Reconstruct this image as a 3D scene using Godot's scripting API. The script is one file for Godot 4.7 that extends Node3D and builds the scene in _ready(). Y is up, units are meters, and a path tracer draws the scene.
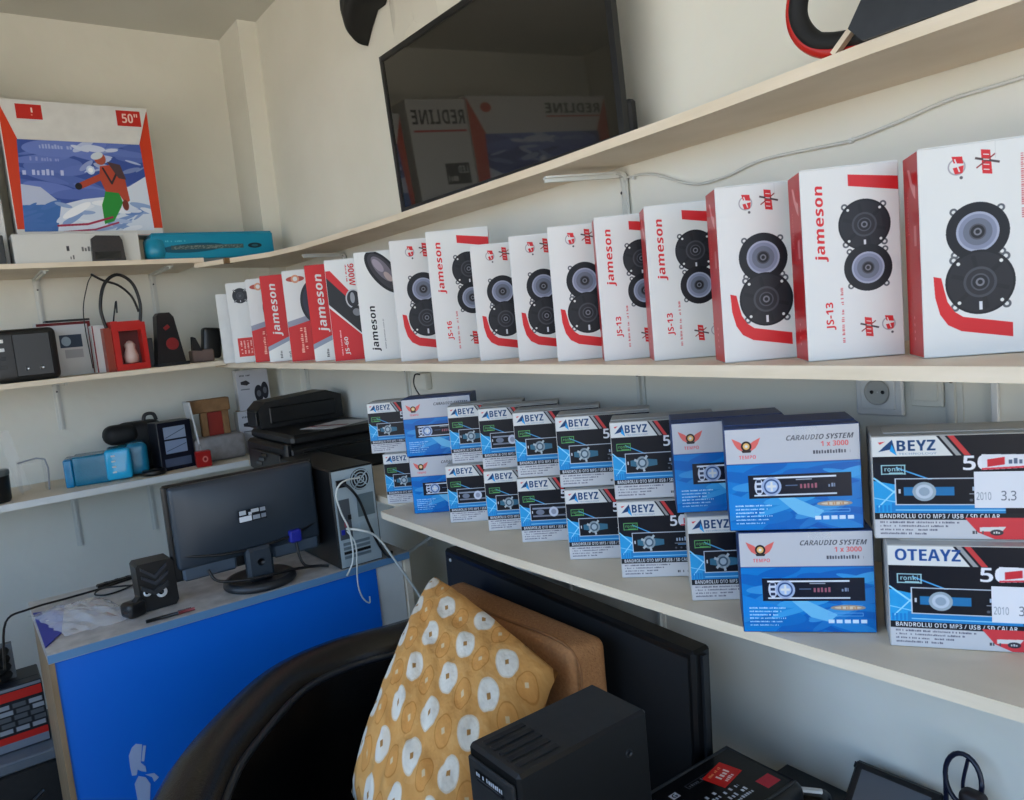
extends Node3D
# A small electronics shop: two shelved walls meeting in a corner, a blue counter and an armchair.
# World: the far wall is z = 0, the right wall is x = 0, the floor is y = 0; metres.

var M := {}            # materials
var used := {}         # how often a name has been given out
var rng := RandomNumberGenerator.new()

# ------------------------------------------------------------------ naming and grouping
func numbered(called: String) -> String:
	used[called] = used.get(called, 0) + 1
	return called if used[called] == 1 else "%s_%03d" % [called, used[called] - 1]

func tag(o: Node, label: String, category: String, group := "") -> Node:
	o.set_meta("label", label); o.set_meta("category", category)
	if group != "": o.set_meta("group", group)
	return o

func thing(called: String, label: String, category: String, at := Vector3.ZERO, turn := 0.0, group := "") -> Node3D:
	var o := Node3D.new(); o.name = numbered(called); add_child(o, true)
	o.position = at; o.rotation.y = turn
	tag(o, label, category, group)
	return o

func part(parent: Node, called: String, mesh: Mesh, mat = null, at := Vector3.ZERO, turn := Vector3.ZERO) -> MeshInstance3D:
	var o := MeshInstance3D.new(); o.name = called; o.mesh = mesh
	if mat != null: o.material_override = mat
	parent.add_child(o, true); o.position = at; o.rotation = turn
	return o

func structure(called: String, mesh: Mesh, mat: Material, at := Vector3.ZERO) -> MeshInstance3D:
	var o := part(self, called, mesh, mat, at); o.set_meta("kind", "structure"); return o

func label_part(o: Node, label: String) -> Node:
	o.set_meta("label", label); return o

# ------------------------------------------------------------------ materials
func flat(c: Color, rough := 0.6, metal := 0.0) -> StandardMaterial3D:
	var m := StandardMaterial3D.new(); m.albedo_color = c; m.roughness = rough; m.metallic = metal; return m

func noise_tex(freq: float, a: Color, b: Color, size := 256, kind := FastNoiseLite.TYPE_SIMPLEX_SMOOTH, octaves := 4, sd := 1) -> NoiseTexture2D:
	var n := FastNoiseLite.new(); n.noise_type = kind; n.frequency = freq; n.fractal_octaves = octaves; n.seed = sd
	var t := NoiseTexture2D.new(); t.width = size; t.height = size; t.noise = n; t.seamless = true; t.generate_mipmaps = false
	var g := Gradient.new(); g.set_color(0, a); g.set_color(1, b); t.color_ramp = g
	return t

func bump(freq: float, size := 256, strength := 4.0, sd := 3) -> NoiseTexture2D:
	var n := FastNoiseLite.new(); n.frequency = freq; n.fractal_octaves = 4; n.seed = sd
	var t := NoiseTexture2D.new(); t.width = size; t.height = size; t.noise = n; t.seamless = true; t.as_normal_map = true; t.bump_strength = strength
	return t

func grained(a: Color, b: Color, rough: float, freq: float, tile: Vector3, sd := 1, bumpy := 0.0) -> StandardMaterial3D:
	var m := StandardMaterial3D.new(); m.albedo_texture = noise_tex(freq, a, b, 256, FastNoiseLite.TYPE_SIMPLEX_SMOOTH, 4, sd)
	m.uv1_triplanar = true; m.uv1_world_triplanar = true; m.uv1_scale = tile; m.roughness = rough
	if bumpy > 0.0:
		m.normal_enabled = true; m.normal_texture = bump(freq * 2.0, 256, 6.0, sd + 7); m.normal_scale = bumpy
	return m

func printed(img: Image, rough := 0.38) -> StandardMaterial3D:
	var m := StandardMaterial3D.new(); m.albedo_texture = ImageTexture.create_from_image(img); m.roughness = rough; m.metallic_specular = 0.35
	m.texture_repeat = false
	return m

# ------------------------------------------------------------------ mesh building
class MB:
	var st := SurfaceTool.new()
	func _init(smooth := false):
		st.begin(Mesh.PRIMITIVE_TRIANGLES); st.set_smooth_group(0 if smooth else 0xFFFFFFFF)
	func smooth(on := true) -> MB:
		st.set_smooth_group(0 if on else 0xFFFFFFFF); return self
	func tri(a: Vector3, b: Vector3, c: Vector3):
		for p in [a, b, c]: st.add_vertex(p)
	func quad(a: Vector3, b: Vector3, c: Vector3, d: Vector3):
		tri(a, b, c); tri(a, c, d)
	func quad_uv(a: Vector3, b: Vector3, c: Vector3, d: Vector3):   # top left, top right, bottom right, bottom left
		var p := [a, b, c, d]; var u := [Vector2(0, 0), Vector2(1, 0), Vector2(1, 1), Vector2(0, 1)]
		for i in [0, 1, 2, 0, 2, 3]: st.set_uv(u[i]); st.add_vertex(p[i])
	func box(c: Vector3, s: Vector3, b := Basis()) -> MB:
		var h := s * 0.5
		var v := []
		for i in 8: v.append(c + b * Vector3(h.x if i & 1 else -h.x, h.y if i & 2 else -h.y, h.z if i & 4 else -h.z))
		for f in [[4, 6, 7, 5], [1, 3, 2, 0], [0, 2, 6, 4], [5, 7, 3, 1], [2, 3, 7, 6], [0, 4, 5, 1]]:
			quad(v[f[0]], v[f[1]], v[f[2]], v[f[3]])
		return self
	func span(a: Vector3, b: Vector3) -> MB:
		return box((a + b) * 0.5, (b - a).abs())
	func ring(c: Vector3, x: Vector3, y: Vector3, n: int) -> PackedVector3Array:
		var r := PackedVector3Array()
		for i in n: r.append(c + x * cos(TAU * i / n) + y * sin(TAU * i / n))
		return r
	func join(p: PackedVector3Array, q: PackedVector3Array):
		var n := p.size()
		for i in n:
			var j := (i + 1) % n
			quad(p[i], q[i], q[j], p[j])
	func cap(p: PackedVector3Array, flip := false):
		var c := Vector3.ZERO
		for v in p: c += v
		c /= p.size()
		for i in p.size():
			var j := (i + 1) % p.size()
			if flip: tri(c, p[j], p[i])
			else: tri(c, p[i], p[j])
	func cone(a: Vector3, b: Vector3, r1: float, r2: float, n := 16) -> MB:
		var d := (b - a).normalized(); var x := d.cross(Vector3.UP if absf(d.y) < 0.9 else Vector3.RIGHT).normalized(); var y := d.cross(x)
		var p := ring(a, x * r1, y * r1, n); var q := ring(b, x * r2, y * r2, n)
		join(p, q)
		cap(p, true); cap(q)
		return self
	func tube(pts: Array, r: float, n := 8) -> MB:
		var rings := []
		var x := Vector3.ZERO
		for i in pts.size():
			var d: Vector3 = (pts[mini(i + 1, pts.size() - 1)] - pts[maxi(i - 1, 0)]).normalized()
			if i == 0: x = d.cross(Vector3.UP if absf(d.y) < 0.9 else Vector3.RIGHT).normalized()
			x = (x - d * d.dot(x)).normalized()
			rings.append(ring(pts[i], x * r, d.cross(x) * r, n))
		for i in pts.size() - 1: join(rings[i], rings[i + 1])
		cap(rings[0], true); cap(rings[-1])
		return self
	func lathe(prof: Array, n := 24, c := Vector3.ZERO, b := Basis()) -> MB:   # prof: Vector2(radius, height) from bottom to top
		var rings := []
		for q in prof:
			rings.append(ring(c + b * Vector3(0, q.y, 0), b.x * maxf(q.x, 0.00001), b.z * maxf(q.x, 0.00001), n))
		for i in prof.size() - 1: join(rings[i + 1], rings[i])
		return self
	func prism(poly: PackedVector2Array, depth: float, at := Vector3.ZERO, b := Basis()) -> MB:   # outline in local x, y; from z = 0 to z = depth
		var idx := Geometry2D.triangulate_polygon(poly)
		var f := func(p: Vector2, z: float) -> Vector3: return at + b * Vector3(p.x, p.y, z)
		for i in range(0, idx.size(), 3):
			tri(f.call(poly[idx[i]], depth), f.call(poly[idx[i + 2]], depth), f.call(poly[idx[i + 1]], depth))
			tri(f.call(poly[idx[i]], 0.0), f.call(poly[idx[i + 1]], 0.0), f.call(poly[idx[i + 2]], 0.0))
		for i in poly.size():
			var j := (i + 1) % poly.size()
			quad(f.call(poly[i], 0.0), f.call(poly[i], depth), f.call(poly[j], depth), f.call(poly[j], 0.0))
		return self
	func done() -> ArrayMesh:
		st.index(); st.generate_normals(); return st.commit()

func curve_pts(pts: Array, per := 6) -> Array:      # a smooth line through the points
	var out := []
	for i in pts.size() - 1:
		var a: Vector3 = pts[maxi(i - 1, 0)]; var d: Vector3 = pts[mini(i + 2, pts.size() - 1)]
		for k in per: out.append((pts[i] as Vector3).cubic_interpolate(pts[i + 1], a, d, float(k) / per))
	out.append(pts[-1])
	return out

func tube_mesh(pts: Array, r: float, n := 8, per := 6) -> ArrayMesh:
	return MB.new(true).tube(curve_pts(pts, per), r, n).done()

func box_mesh(s: Vector3, b := 0.0) -> ArrayMesh:   # base at y = 0, centred in x and z; chamfered edges
	if b <= 0.0: return MB.new().box(Vector3(0, s.y / 2, 0), s).done()
	return carton(s, b, {})

func put_tri(st: SurfaceTool, a: Vector3, b: Vector3, c: Vector3, n: Vector3, ua := Vector2.ZERO, ub := Vector2.ZERO, uc := Vector2.ZERO):
	var turned := (b - a).cross(c - a).dot(n) > 0.0      # front faces run clockwise
	st.set_normal(n); st.set_uv(ua); st.add_vertex(a)
	st.set_normal(n); st.set_uv(uc if turned else ub); st.add_vertex(c if turned else b)
	st.set_normal(n); st.set_uv(ub if turned else uc); st.add_vertex(b if turned else c)

# A chamfered box, base at y = 0. mats: any of front, back, left, right, top, bottom, and side for all the rest.
func carton(s: Vector3, b: float, mats: Dictionary) -> ArrayMesh:
	var h := s * 0.5; var mid := Vector3(0, h.y, 0)
	var tools := {}
	var tool := func(key: String) -> SurfaceTool:
		var k: String = key if mats.has(key) else "side"
		if not tools.has(k):
			tools[k] = SurfaceTool.new(); tools[k].begin(Mesh.PRIMITIVE_TRIANGLES)
		return tools[k]
	var dirs := {"front": [Vector3.BACK, Vector3.RIGHT, Vector3.UP], "back": [Vector3.FORWARD, Vector3.LEFT, Vector3.UP], "left": [Vector3.LEFT, Vector3.BACK, Vector3.UP],
		"right": [Vector3.RIGHT, Vector3.FORWARD, Vector3.UP], "top": [Vector3.UP, Vector3.RIGHT, Vector3.FORWARD], "bottom": [Vector3.DOWN, Vector3.RIGHT, Vector3.BACK]}
	for k in dirs:
		var n: Vector3 = dirs[k][0]; var u: Vector3 = dirs[k][1]; var v: Vector3 = dirs[k][2]
		var hu := absf(h.dot(u)) - b; var hv := absf(h.dot(v)) - b
		var c := mid + n * absf(h.dot(n))
		var tl := c - u * hu + v * hv; var tr := c + u * hu + v * hv; var br := c + u * hu - v * hv; var bl := c - u * hu - v * hv
		var st: SurfaceTool = tool.call(k)
		put_tri(st, tl, tr, br, n, Vector2(0, 0), Vector2(1, 0), Vector2(1, 1)); put_tri(st, tl, br, bl, n, Vector2(0, 0), Vector2(1, 1), Vector2(0, 1))
	if b > 0.0:
		var st: SurfaceTool = tool.call("side")
		var ax := [Vector3.RIGHT, Vector3.UP, Vector3.BACK]
		for i in 3:
			var e: Vector3 = ax[i]; var p: Vector3 = ax[(i + 1) % 3]; var q: Vector3 = ax[(i + 2) % 3]
			var he := absf(h.dot(e)) - b; var hp := absf(h.dot(p)); var hq := absf(h.dot(q))
			for sp in [-1.0, 1.0]:
				for sq in [-1.0, 1.0]:
					var n: Vector3 = (p * sp + q * sq).normalized()
					var a0: Vector3 = mid + p * sp * hp + q * sq * (hq - b); var a1: Vector3 = mid + p * sp * (hp - b) + q * sq * hq
					put_tri(st, a0 - e * he, a0 + e * he, a1 + e * he, n); put_tri(st, a0 - e * he, a1 + e * he, a1 - e * he, n)
		for sx in [-1.0, 1.0]:
			for sy in [-1.0, 1.0]:
				for sz in [-1.0, 1.0]:
					var g: Vector3 = Vector3(sx, sy, sz)
					put_tri(st, mid + g * Vector3(h.x, h.y - b, h.z - b), mid + g * Vector3(h.x - b, h.y, h.z - b), mid + g * Vector3(h.x - b, h.y - b, h.z), g.normalized())
	var mesh := ArrayMesh.new()
	for k in tools:
		mesh = tools[k].commit(mesh)
		if mats.has(k): mesh.surface_set_material(mesh.get_surface_count() - 1, mats[k])
	return mesh

# A box with round edges, base at y = 0; bulge swells its faces.
func rounded(s: Vector3, r: float, n := 8, bulge := Vector3.ZERO) -> ArrayMesh:
	var mb := MB.new(true); var h := s * 0.5
	var f := func(p: Vector3) -> Vector3:         # p on the cube -1..1
		var q := Vector3(p.x, p.y, p.z) * h
		var inner := Vector3(clampf(q.x, -h.x + r, h.x - r), clampf(q.y, -h.y + r, h.y - r), clampf(q.z, -h.z + r, h.z - r))
		var d := q - inner
		q = inner + (d.normalized() * r if d.length() > 0.00001 else d)
		var w := Vector3((1 - p.y * p.y) * (1 - p.z * p.z), (1 - p.x * p.x) * (1 - p.z * p.z), (1 - p.x * p.x) * (1 - p.y * p.y))
		return q + Vector3(0, h.y, 0) + bulge * w * Vector3(signf(p.x) * pow(absf(p.x), 3), signf(p.y) * pow(absf(p.y), 3), signf(p.z) * pow(absf(p.z), 3))
	var steps := []
	for axis in 3:
		var g := []
		var e := 1.0 - r / h[axis]
		for k in 4: g.append(-1.0 + (1.0 + -e) * (1.0 - cos(k / 4.0 * PI / 2)))
		for k in n + 1: g.append(-e + 2.0 * e * k / n)
		for k in range(3, -1, -1): g.append(1.0 - (1.0 - e) * (1.0 - cos(k / 4.0 * PI / 2)))
		steps.append(g)
	for axis in 3:
		var ia := (axis + 1) % 3; var ib := (axis + 2) % 3
		for sgn in [-1.0, 1.0]:
			for i in steps[ia].size() - 1:
				for j in steps[ib].size() - 1:
					var c := []
					for o in [[0, 0], [1, 0], [1, 1], [0, 1]]:
						var p := Vector3.ZERO; p[axis] = sgn; p[ia] = steps[ia][i + o[0]]; p[ib] = steps[ib][j + o[1]]
						c.append(f.call(p))
					if sgn > 0: mb.quad(c[0], c[3], c[2], c[1])
					else: mb.quad(c[0], c[1], c[2], c[3])
	return mb.done()

# ------------------------------------------------------------------ drawing flat print
class Pic:
	var img: Image
	var w: int
	var h: int
	var k: float                       # pixels per unit; the width is one unit
	func _init(px: int, aspect: float, bg: Color):      # aspect = height / width
		w = px * 2; h = int(round(px * aspect)) * 2; k = w
		img = Image.create(w, h, false, Image.FORMAT_RGB8); img.fill(bg)
	func rect(x: float, y: float, ww: float, hh: float, c: Color):
		img.fill_rect(Rect2i(int(round(x * k)), int(round(y * k)), int(round(ww * k)), int(round(hh * k))), c)
	func poly(pts: Array, c: Color):
		var y0 := INF; var y1 := -INF
		for p in pts: y0 = minf(y0, p.y); y1 = maxf(y1, p.y)
		for yy in range(maxi(int(floor(y0 * k)), 0), mini(int(ceil(y1 * k)), h)):
			var sy := (yy + 0.5) / k; var xs := []
			for i in pts.size():
				var a: Vector2 = pts[i]; var b: Vector2 = pts[(i + 1) % pts.size()]
				if (a.y <= sy) != (b.y <= sy): xs.append(a.x + (b.x - a.x) * (sy - a.y) / (b.y - a.y))
			xs.sort()
			for i in range(0, xs.size() - 1, 2):
				var x0 := int(round(xs[i] * k)); var x1 := int(round(xs[i + 1] * k))
				if x1 > x0: img.fill_rect(Rect2i(x0, yy, x1 - x0, 1), c)
	func oval(cx: float, cy: float, rx: float, ry: float, c: Color, turn := 0.0):
		var pts := []
		for i in 40: pts.append(Vector2(cx, cy) + Vector2(rx * cos(TAU * i / 40), ry * sin(TAU * i / 40)).rotated(turn))
		poly(pts, c)
	func disc(cx: float, cy: float, r: float, c: Color): oval(cx, cy, r, r, c)
	func line(a: Vector2, b: Vector2, t: float, c: Color):
		var n := (b - a).orthogonal().normalized() * t / 2
		poly([a + n, b + n, b - n, a - n], c)
	func stroke(pts: Array, t: float, c: Color):
		for i in pts.size() - 1: line(pts[i], pts[i + 1], t, c)
		for p in pts: disc(p.x, p.y, t / 2, c)
	func frame(x: float, y: float, ww: float, hh: float, t: float, c: Color):
		rect(x, y, ww, t, c); rect(x, y + hh - t, ww, t, c); rect(x, y, t, hh, c); rect(x + ww - t, y, t, hh, c)
	# TXT written so that it fills the box: x, y its top left corner, ww its width, hh the height of its capitals; turn in quarter turns is applied about the corner
	func text(txt: String, x: float, y: float, ww: float, hh: float, c: Color, turn := 0.0, slant := 0.0, bold := true):
		var f := SystemFont.new(); f.font_names = PackedStringArray(["Droid Sans"]); f.font_weight = 700 if bold else 400
		var t := TextMesh.new(); t.font = f; t.font_size = 64; t.pixel_size = 0.01; t.depth = 0.0; t.curve_step = 1.5; t.text = txt
		t.horizontal_alignment = HORIZONTAL_ALIGNMENT_LEFT
		var a := t.get_mesh_arrays(); var v: PackedVector3Array = a[Mesh.ARRAY_VERTEX]
		if v.is_empty(): return
		var lo := Vector2(INF, INF); var hi := Vector2(-INF, -INF)
		for p in v: lo = lo.min(Vector2(p.x, p.y)); hi = hi.max(Vector2(p.x, p.y))
		var sx := ww / (hi.x - lo.x); var sy := hh / (hi.y - lo.y)
		for i in range(0, v.size(), 3):
			var q := []
			for j in 3:
				var p := Vector2((v[i + j].x - lo.x) * sx, (hi.y - v[i + j].y) * sy)
				p.x += (hh - p.y) * slant
				q.append(Vector2(x, y) + p.rotated(turn))
			poly(q, c)
	func fine(x: float, y: float, ww: float, hh: float, c: Color, turn := 0.0):     # a line of print too small to read
		var g := RandomNumberGenerator.new(); g.seed = int(x * 977 + y * 3571 + ww * 131)
		var at := 0.0; var s := hh * 0.55
		while at < ww:
			if g.randf() > 0.16:
				var up := g.randf_range(0.0, 0.35) * hh; var wd := minf(s * g.randf_range(0.6, 1.0), ww - at)
				var q := []
				for o in [Vector2(at, up), Vector2(at + wd, up), Vector2(at + wd, hh), Vector2(at, hh)]: q.append(Vector2(x, y) + o.rotated(turn))
				poly(q, c)
			at += s * 1.25
	func soft_spots(n: int, sd: int, c: Color, r: float, amount: float, x0 := 0.0, y0 := 0.0, x1 := 1.0, y1 := 9.0):   # printed swirls: streaks mixed into what is there
		var g := RandomNumberGenerator.new(); g.seed = sd
		for i in n:
			var cx := g.randf_range(x0, x1); var cy := g.randf_range(y0, minf(y1, h / k)); var a := g.randf_range(-0.6, 0.3)
			var len := r * g.randf_range(0.6, 1.6)
			var px := Vector2i(clampi(int(cx * k), 0, w - 1), clampi(int(cy * k), 0, h - 1))
			var col := img.get_pixelv(px).lerp(c, amount * g.randf_range(0.4, 1.0))
			oval(cx, cy, len, len * g.randf_range(0.12, 0.3), col, a)
	func done() -> Image:
		img.shrink_x2(); return img

# ------------------------------------------------------------------ what is printed on the cartons
const RED := Color(0.80, 0.15, 0.17)
const INK := Color(0.10, 0.10, 0.12)
const WHITE := Color(0.85, 0.845, 0.835)

func draw_speaker(p: Pic, cx: float, cy: float, r: float, open_cone: bool):
	for i in 4:
		var a := PI / 4 + i * PI / 2
		p.disc(cx + cos(a) * r * 1.04, cy + sin(a) * r * 1.04, r * 0.13, Color(0.35, 0.36, 0.38)); p.disc(cx + cos(a) * r * 1.04, cy + sin(a) * r * 1.04, r * 0.06, WHITE)
	p.disc(cx, cy, r, Color(0.09, 0.09, 0.11))
	if open_cone:
		p.disc(cx, cy, r * 0.68, Color(0.62, 0.64, 0.72)); p.disc(cx, cy, r * 0.60, Color(0.50, 0.52, 0.60)); p.disc(cx, cy, r * 0.46, Color(0.40, 0.42, 0.48))
	else:
		p.disc(cx, cy, r * 0.93, Color(0.14, 0.14, 0.16))
		for i in 6:
			var a := i * TAU / 6 + 0.3
			p.line(Vector2(cx, cy) + Vector2.from_angle(a) * r * 0.3, Vector2(cx, cy) + Vector2.from_angle(a) * r * 0.85, r * 0.13, Color(0.11, 0.11, 0.13))
		p.disc(cx, cy, r * 0.48, Color(0.26, 0.26, 0.29)); p.disc(cx, cy, r * 0.40, Color(0.16, 0.16, 0.18))
		for i in 4:
			var a := PI / 4 + i * PI / 2
			p.disc(cx + cos(a) * r * 0.86, cy + sin(a) * r * 0.86, r * 0.055, WHITE)
		p.rect(cx - r * 0.045, cy + r * 0.60, r * 0.09, r * 0.26, Color(0.82, 0.82, 0.84))
	p.disc(cx, cy, r * 0.27, Color(0.30, 0.30, 0.33)); p.disc(cx, cy, r * 0.22, Color(0.12, 0.12, 0.14)); p.disc(cx, cy, r * 0.13, Color(0.45, 0.45, 0.48)); p.disc(cx, cy, r * 0.07, Color(0.12, 0.12, 0.14))

func draw_emblems(p: Pic, x: float, y: float, s: float):   # a red round badge and a red star burst lettered across
	p.disc(x, y, s * 0.95, Color(0.62, 0.60, 0.62)); p.disc(x, y, s * 0.78, WHITE)
	p.poly([Vector2(x - s * 0.5, y - s * 1.2), Vector2(x + s * 0.6, y - s * 1.1), Vector2(x + s * 0.7, y - s * 0.3), Vector2(x - s * 0.3, y - s * 0.45)], RED)
	p.poly([Vector2(x - s * 0.4, y + s * 0.1), Vector2(x + s * 0.75, y - s * 0.1), Vector2(x + s * 0.6, y + s * 0.75), Vector2(x - s * 0.2, y + s * 0.8)], RED)
	p.line(Vector2(x - s * 0.2, y - s * 0.9), Vector2(x + s * 0.3, y + s * 0.6), s * 0.16, WHITE)
	p.disc(x + s * 0.45, y + s * 1.25, s * 0.18, Color(0.35, 0.33, 0.35))

func draw_burst(p: Pic, x: float, y: float, s: float):
	p.poly([Vector2(x - s * 0.45, y - s * 1.3), Vector2(x + s * 0.4, y - s * 1.15), Vector2(x + s * 0.55, y + s * 1.25), Vector2(x - s * 0.35, y + s * 1.1)], RED)
	p.line(Vector2(x - s * 1.0, y - s * 0.5), Vector2(x + s * 1.25, y + s * 0.15), s * 0.22, Color(0.30, 0.24, 0.25))
	p.line(Vector2(x - s * 0.9, y + s * 0.5), Vector2(x + s * 0.9, y - s * 0.75), s * 0.14, Color(0.55, 0.2, 0.2))
	for i in 4: p.line(Vector2(x - s * 0.25, y - s * 0.8 + i * s * 0.5), Vector2(x + s * 0.3, y - s * 0.7 + i * s * 0.5), s * 0.10, WHITE)

func print_swoosh() -> Image:
	var p := Pic.new(256, 2.04, WHITE)
	draw_emblems(p, 0.34, 0.20, 0.085); draw_burst(p, 0.60, 0.185, 0.095)
	p.fine(0.93, 0.14, 0.62, 0.03, Color(0.80, 0.45, 0.46), PI / 2)
	draw_speaker(p, 0.51, 0.84, 0.285, true); draw_speaker(p, 0.52, 1.33, 0.315, false)
	var outer := [Vector2(0.10, 1.24), Vector2(0.17, 1.26)]
	var bend := [Vector2(0.19, 1.36), Vector2(0.22, 1.50), Vector2(0.28, 1.60), Vector2(0.36, 1.66)]
	var low := [Vector2(0.80, 1.75), Vector2(0.80, 1.89), Vector2(0.34, 1.80), Vector2(0.22, 1.73), Vector2(0.15, 1.62), Vector2(0.11, 1.45)]
	p.poly(outer + bend + low, RED)
	p.rect(0.68, 0, 0.006, 0.16, Color(0.78, 0.78, 0.77))
	return p.done()

func print_named(model: String) -> Image:
	var p := Pic.new(256, 2.04, WHITE)
	p.text("jameson", 0.115, 0.98, 0.80, 0.140, RED, -PI / 2, 0.12, true)
	p.text(model, 0.20, 1.72, 0.30, 0.10, RED, -PI / 2)
	p.fine(0.36, 1.87, 0.60, 0.03, Color(0.80, 0.42, 0.43), -PI / 2)
	p.poly([Vector2(0.49, 0.08), Vector2(1.0, 0.15), Vector2(1.0, 0.29), Vector2(0.49, 0.20)], RED)
	draw_speaker(p, 0.64, 0.62, 0.27, false); draw_speaker(p, 0.66, 1.08, 0.25, true)
	draw_burst(p, 0.64, 1.72, 0.085); draw_emblems(p, 0.85, 1.70, 0.075)
	return p.done()

func print_black_name() -> Image:      # white box, black lettering, an oval loudspeaker seen at a slant
	var p := Pic.new(256, 2.2, Color(0.88, 0.88, 0.87))
	p.oval(0.56, 0.42, 0.52, 0.24, Color(0.09, 0.09, 0.10), 0.95); p.oval(0.57, 0.42, 0.46, 0.19, Color(0.22, 0.21, 0.23), 0.95); p.oval(0.54, 0.36, 0.32, 0.12, Color(0.45, 0.42, 0.46), 0.95)
	p.oval(0.46, 0.28, 0.16, 0.07, Color(0.62, 0.58, 0.62), 0.95); p.oval(0.64, 0.52, 0.12, 0.055, Color(0.70, 0.62, 0.60), 0.95)
	p.text("jameson", 0.17, 2.02, 0.92, 0.18, INK, -PI / 2, 0.12, true)
	p.text("www.jameson.com.tr", 0.43, 1.98, 0.62, 0.035, Color(0.3, 0.3, 0.32), -PI / 2, 0.0, false)
	p.disc(0.90, 1.20, 0.04, Color(0.3, 0.3, 0.32))
	return p.done()

func print_power() -> Image:           # 900W above, a black band across, JS-60 on red below
	var p := Pic.new(256, 2.2, Color(0.87, 0.87, 0.86))
	p.poly([Vector2(0, 0.30), Vector2(1.0, 1.55), Vector2(1.0, 2.0), Vector2(0, 0.95)], Color(0.14, 0.14, 0.15))
	p.poly([Vector2(0, 0.22), Vector2(0.1, 0.22), Vector2(0.75, 1.05), Vector2(0.65, 1.10), Vector2(0, 0.36)], RED)
	p.poly([Vector2(0, 1.02), Vector2(1.0, 2.02), Vector2(1.0, 2.2), Vector2(0, 2.2)], RED)
	p.oval(0.54, 0.86, 0.17, 0.21, Color(0.75, 0.75, 0.77)); p.oval(0.54, 0.86, 0.14, 0.18, Color(0.16, 0.16, 0.18)); p.oval(0.52, 0.84, 0.05, 0.12, Color(0.6, 0.6, 0.63))
	p.oval(0.60, 1.18, 0.18, 0.16, Color(0.13, 0.13, 0.14), 0.5); p.oval(0.58, 1.16, 0.09, 0.08, Color(0.5, 0.5, 0.52), 0.5)
	p.text("900W", 0.62, 0.10, 0.48, 0.13, RED, PI / 2)
	p.fine(0.46, 0.12, 0.36, 0.03, RED, PI / 2)
	p.text("JS-60", 0.24, 2.08, 0.40, 0.11, WHITE, -PI / 2)
	p.fine(0.16, 2.08, 0.55, 0.03, Color(0.95, 0.8, 0.8), -PI / 2)
	return p.done()

func print_red_name() -> Image:        # red with a white JAMESON, a white foot
	var p := Pic.new(224, 2.2, Color(0.78, 0.12, 0.12))
	p.oval(0.84, 0.78, 0.24, 0.52, Color(0.10, 0.10, 0.11)); p.oval(0.84, 0.78, 0.17, 0.42, Color(0.24, 0.22, 0.20))
	p.poly([Vector2(0, 1.80), Vector2(1, 1.40), Vector2(1, 1.50), Vector2(0, 1.92)], Color(0.55, 0.58, 0.64)); p.poly([Vector2(0, 1.92), Vector2(1, 1.50), Vector2(1, 2.2), Vector2(0, 2.2)], Color(0.86, 0.86, 0.85))
	p.text("jameson", 0.16, 1.55, 1.32, 0.26, WHITE, -PI / 2, 0.15)
	p.fine(0.62, 1.30, 0.42, 0.06, Color(0.95, 0.75, 0.7), -PI / 2)
	p.fine(0.28, 2.12, 0.20, 0.06, Color(0.4, 0.4, 0.4), -PI / 2); p.fine(0.50, 2.12, 0.16, 0.06, Color(0.4, 0.4, 0.4), -PI / 2)
	return p.done()

func print_grille() -> Image:          # white above, a dark oval grille, red foot
	var p := Pic.new(224, 2.2, Color(0.85, 0.85, 0.84))
	p.oval(0.30, 0.20, 0.22, 0.07, Color(0.65, 0.25, 0.20)); p.disc(0.30, 0.20, 0.10, Color(0.80, 0.55, 0.42)); p.disc(0.30, 0.20, 0.055, WHITE)
	p.poly([Vector2(0, 1.22), Vector2(1, 0.98), Vector2(1, 1.12), Vector2(0, 1.36)], Color(0.55, 0.56, 0.62)); p.poly([Vector2(0, 1.36), Vector2(1, 1.12), Vector2(1, 2.2), Vector2(0, 2.2)], Color(0.78, 0.13, 0.13))
	p.oval(0.78, 0.78, 0.42, 0.56, Color(0.11, 0.11, 0.14)); p.oval(0.78, 0.78, 0.36, 0.49, Color(0.17, 0.17, 0.24))
	p.fine(0.26, 2.0, 0.62, 0.07, Color(0.95, 0.70, 0.62), -PI / 2); p.fine(0.36, 2.0, 0.62, 0.06, Color(0.95, 0.70, 0.62), -PI / 2)
	return p.done()

func print_small_woofer() -> Image:
	var p := Pic.new(224, 2.2, Color(0.85, 0.85, 0.84))
	draw_speaker(p, 0.36, 0.35, 0.21, false)
	p.fine(0.66, 0.12, 0.62, 0.05, Color(0.55, 0.55, 0.56), PI / 2)
	p.rect(0.14, 1.52, 0.44, 0.52, Color(0.80, 0.16, 0.14))
	for i in 4: p.fine(0.20 + i * 0.09, 1.96, 0.36, 0.05, Color(0.96, 0.75, 0.7), -PI / 2)
	for i in 3:
		p.rect(0.80, 1.14 + i * 0.30, 0.20, 0.22, Color(0.20, 0.20, 0.21)); p.disc(0.90, 1.25 + i * 0.30, 0.05, Color(0.6, 0.6, 0.6))
	return p.done()

func print_spine() -> Image:           # the red narrow side
	var p := Pic.new(80, 3.6, Color(0.70, 0.13, 0.14))
	p.poly([Vector2(0.30, 0.22), Vector2(0.45, 0.24), Vector2(0.62, 0.50), Vector2(0.80, 0.56), Vector2(0.80, 0.80), Vector2(0.66, 0.72), Vector2(0.45, 0.50)], Color(0.85, 0.55, 0.55))
	p.rect(0.62, 1.25, 0.16, 0.36, Color(0.80, 0.45, 0.45))
	p.text("jameson", 0.18, 1.4, 0.7, 0.14, Color(0.84, 0.45, 0.45), -PI / 2, 0.0, false)
	for i in 4: p.disc(0.45, 2.9 + i * 0.13, 0.03, Color(0.86, 0.55, 0.55))
	return p.done()

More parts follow.
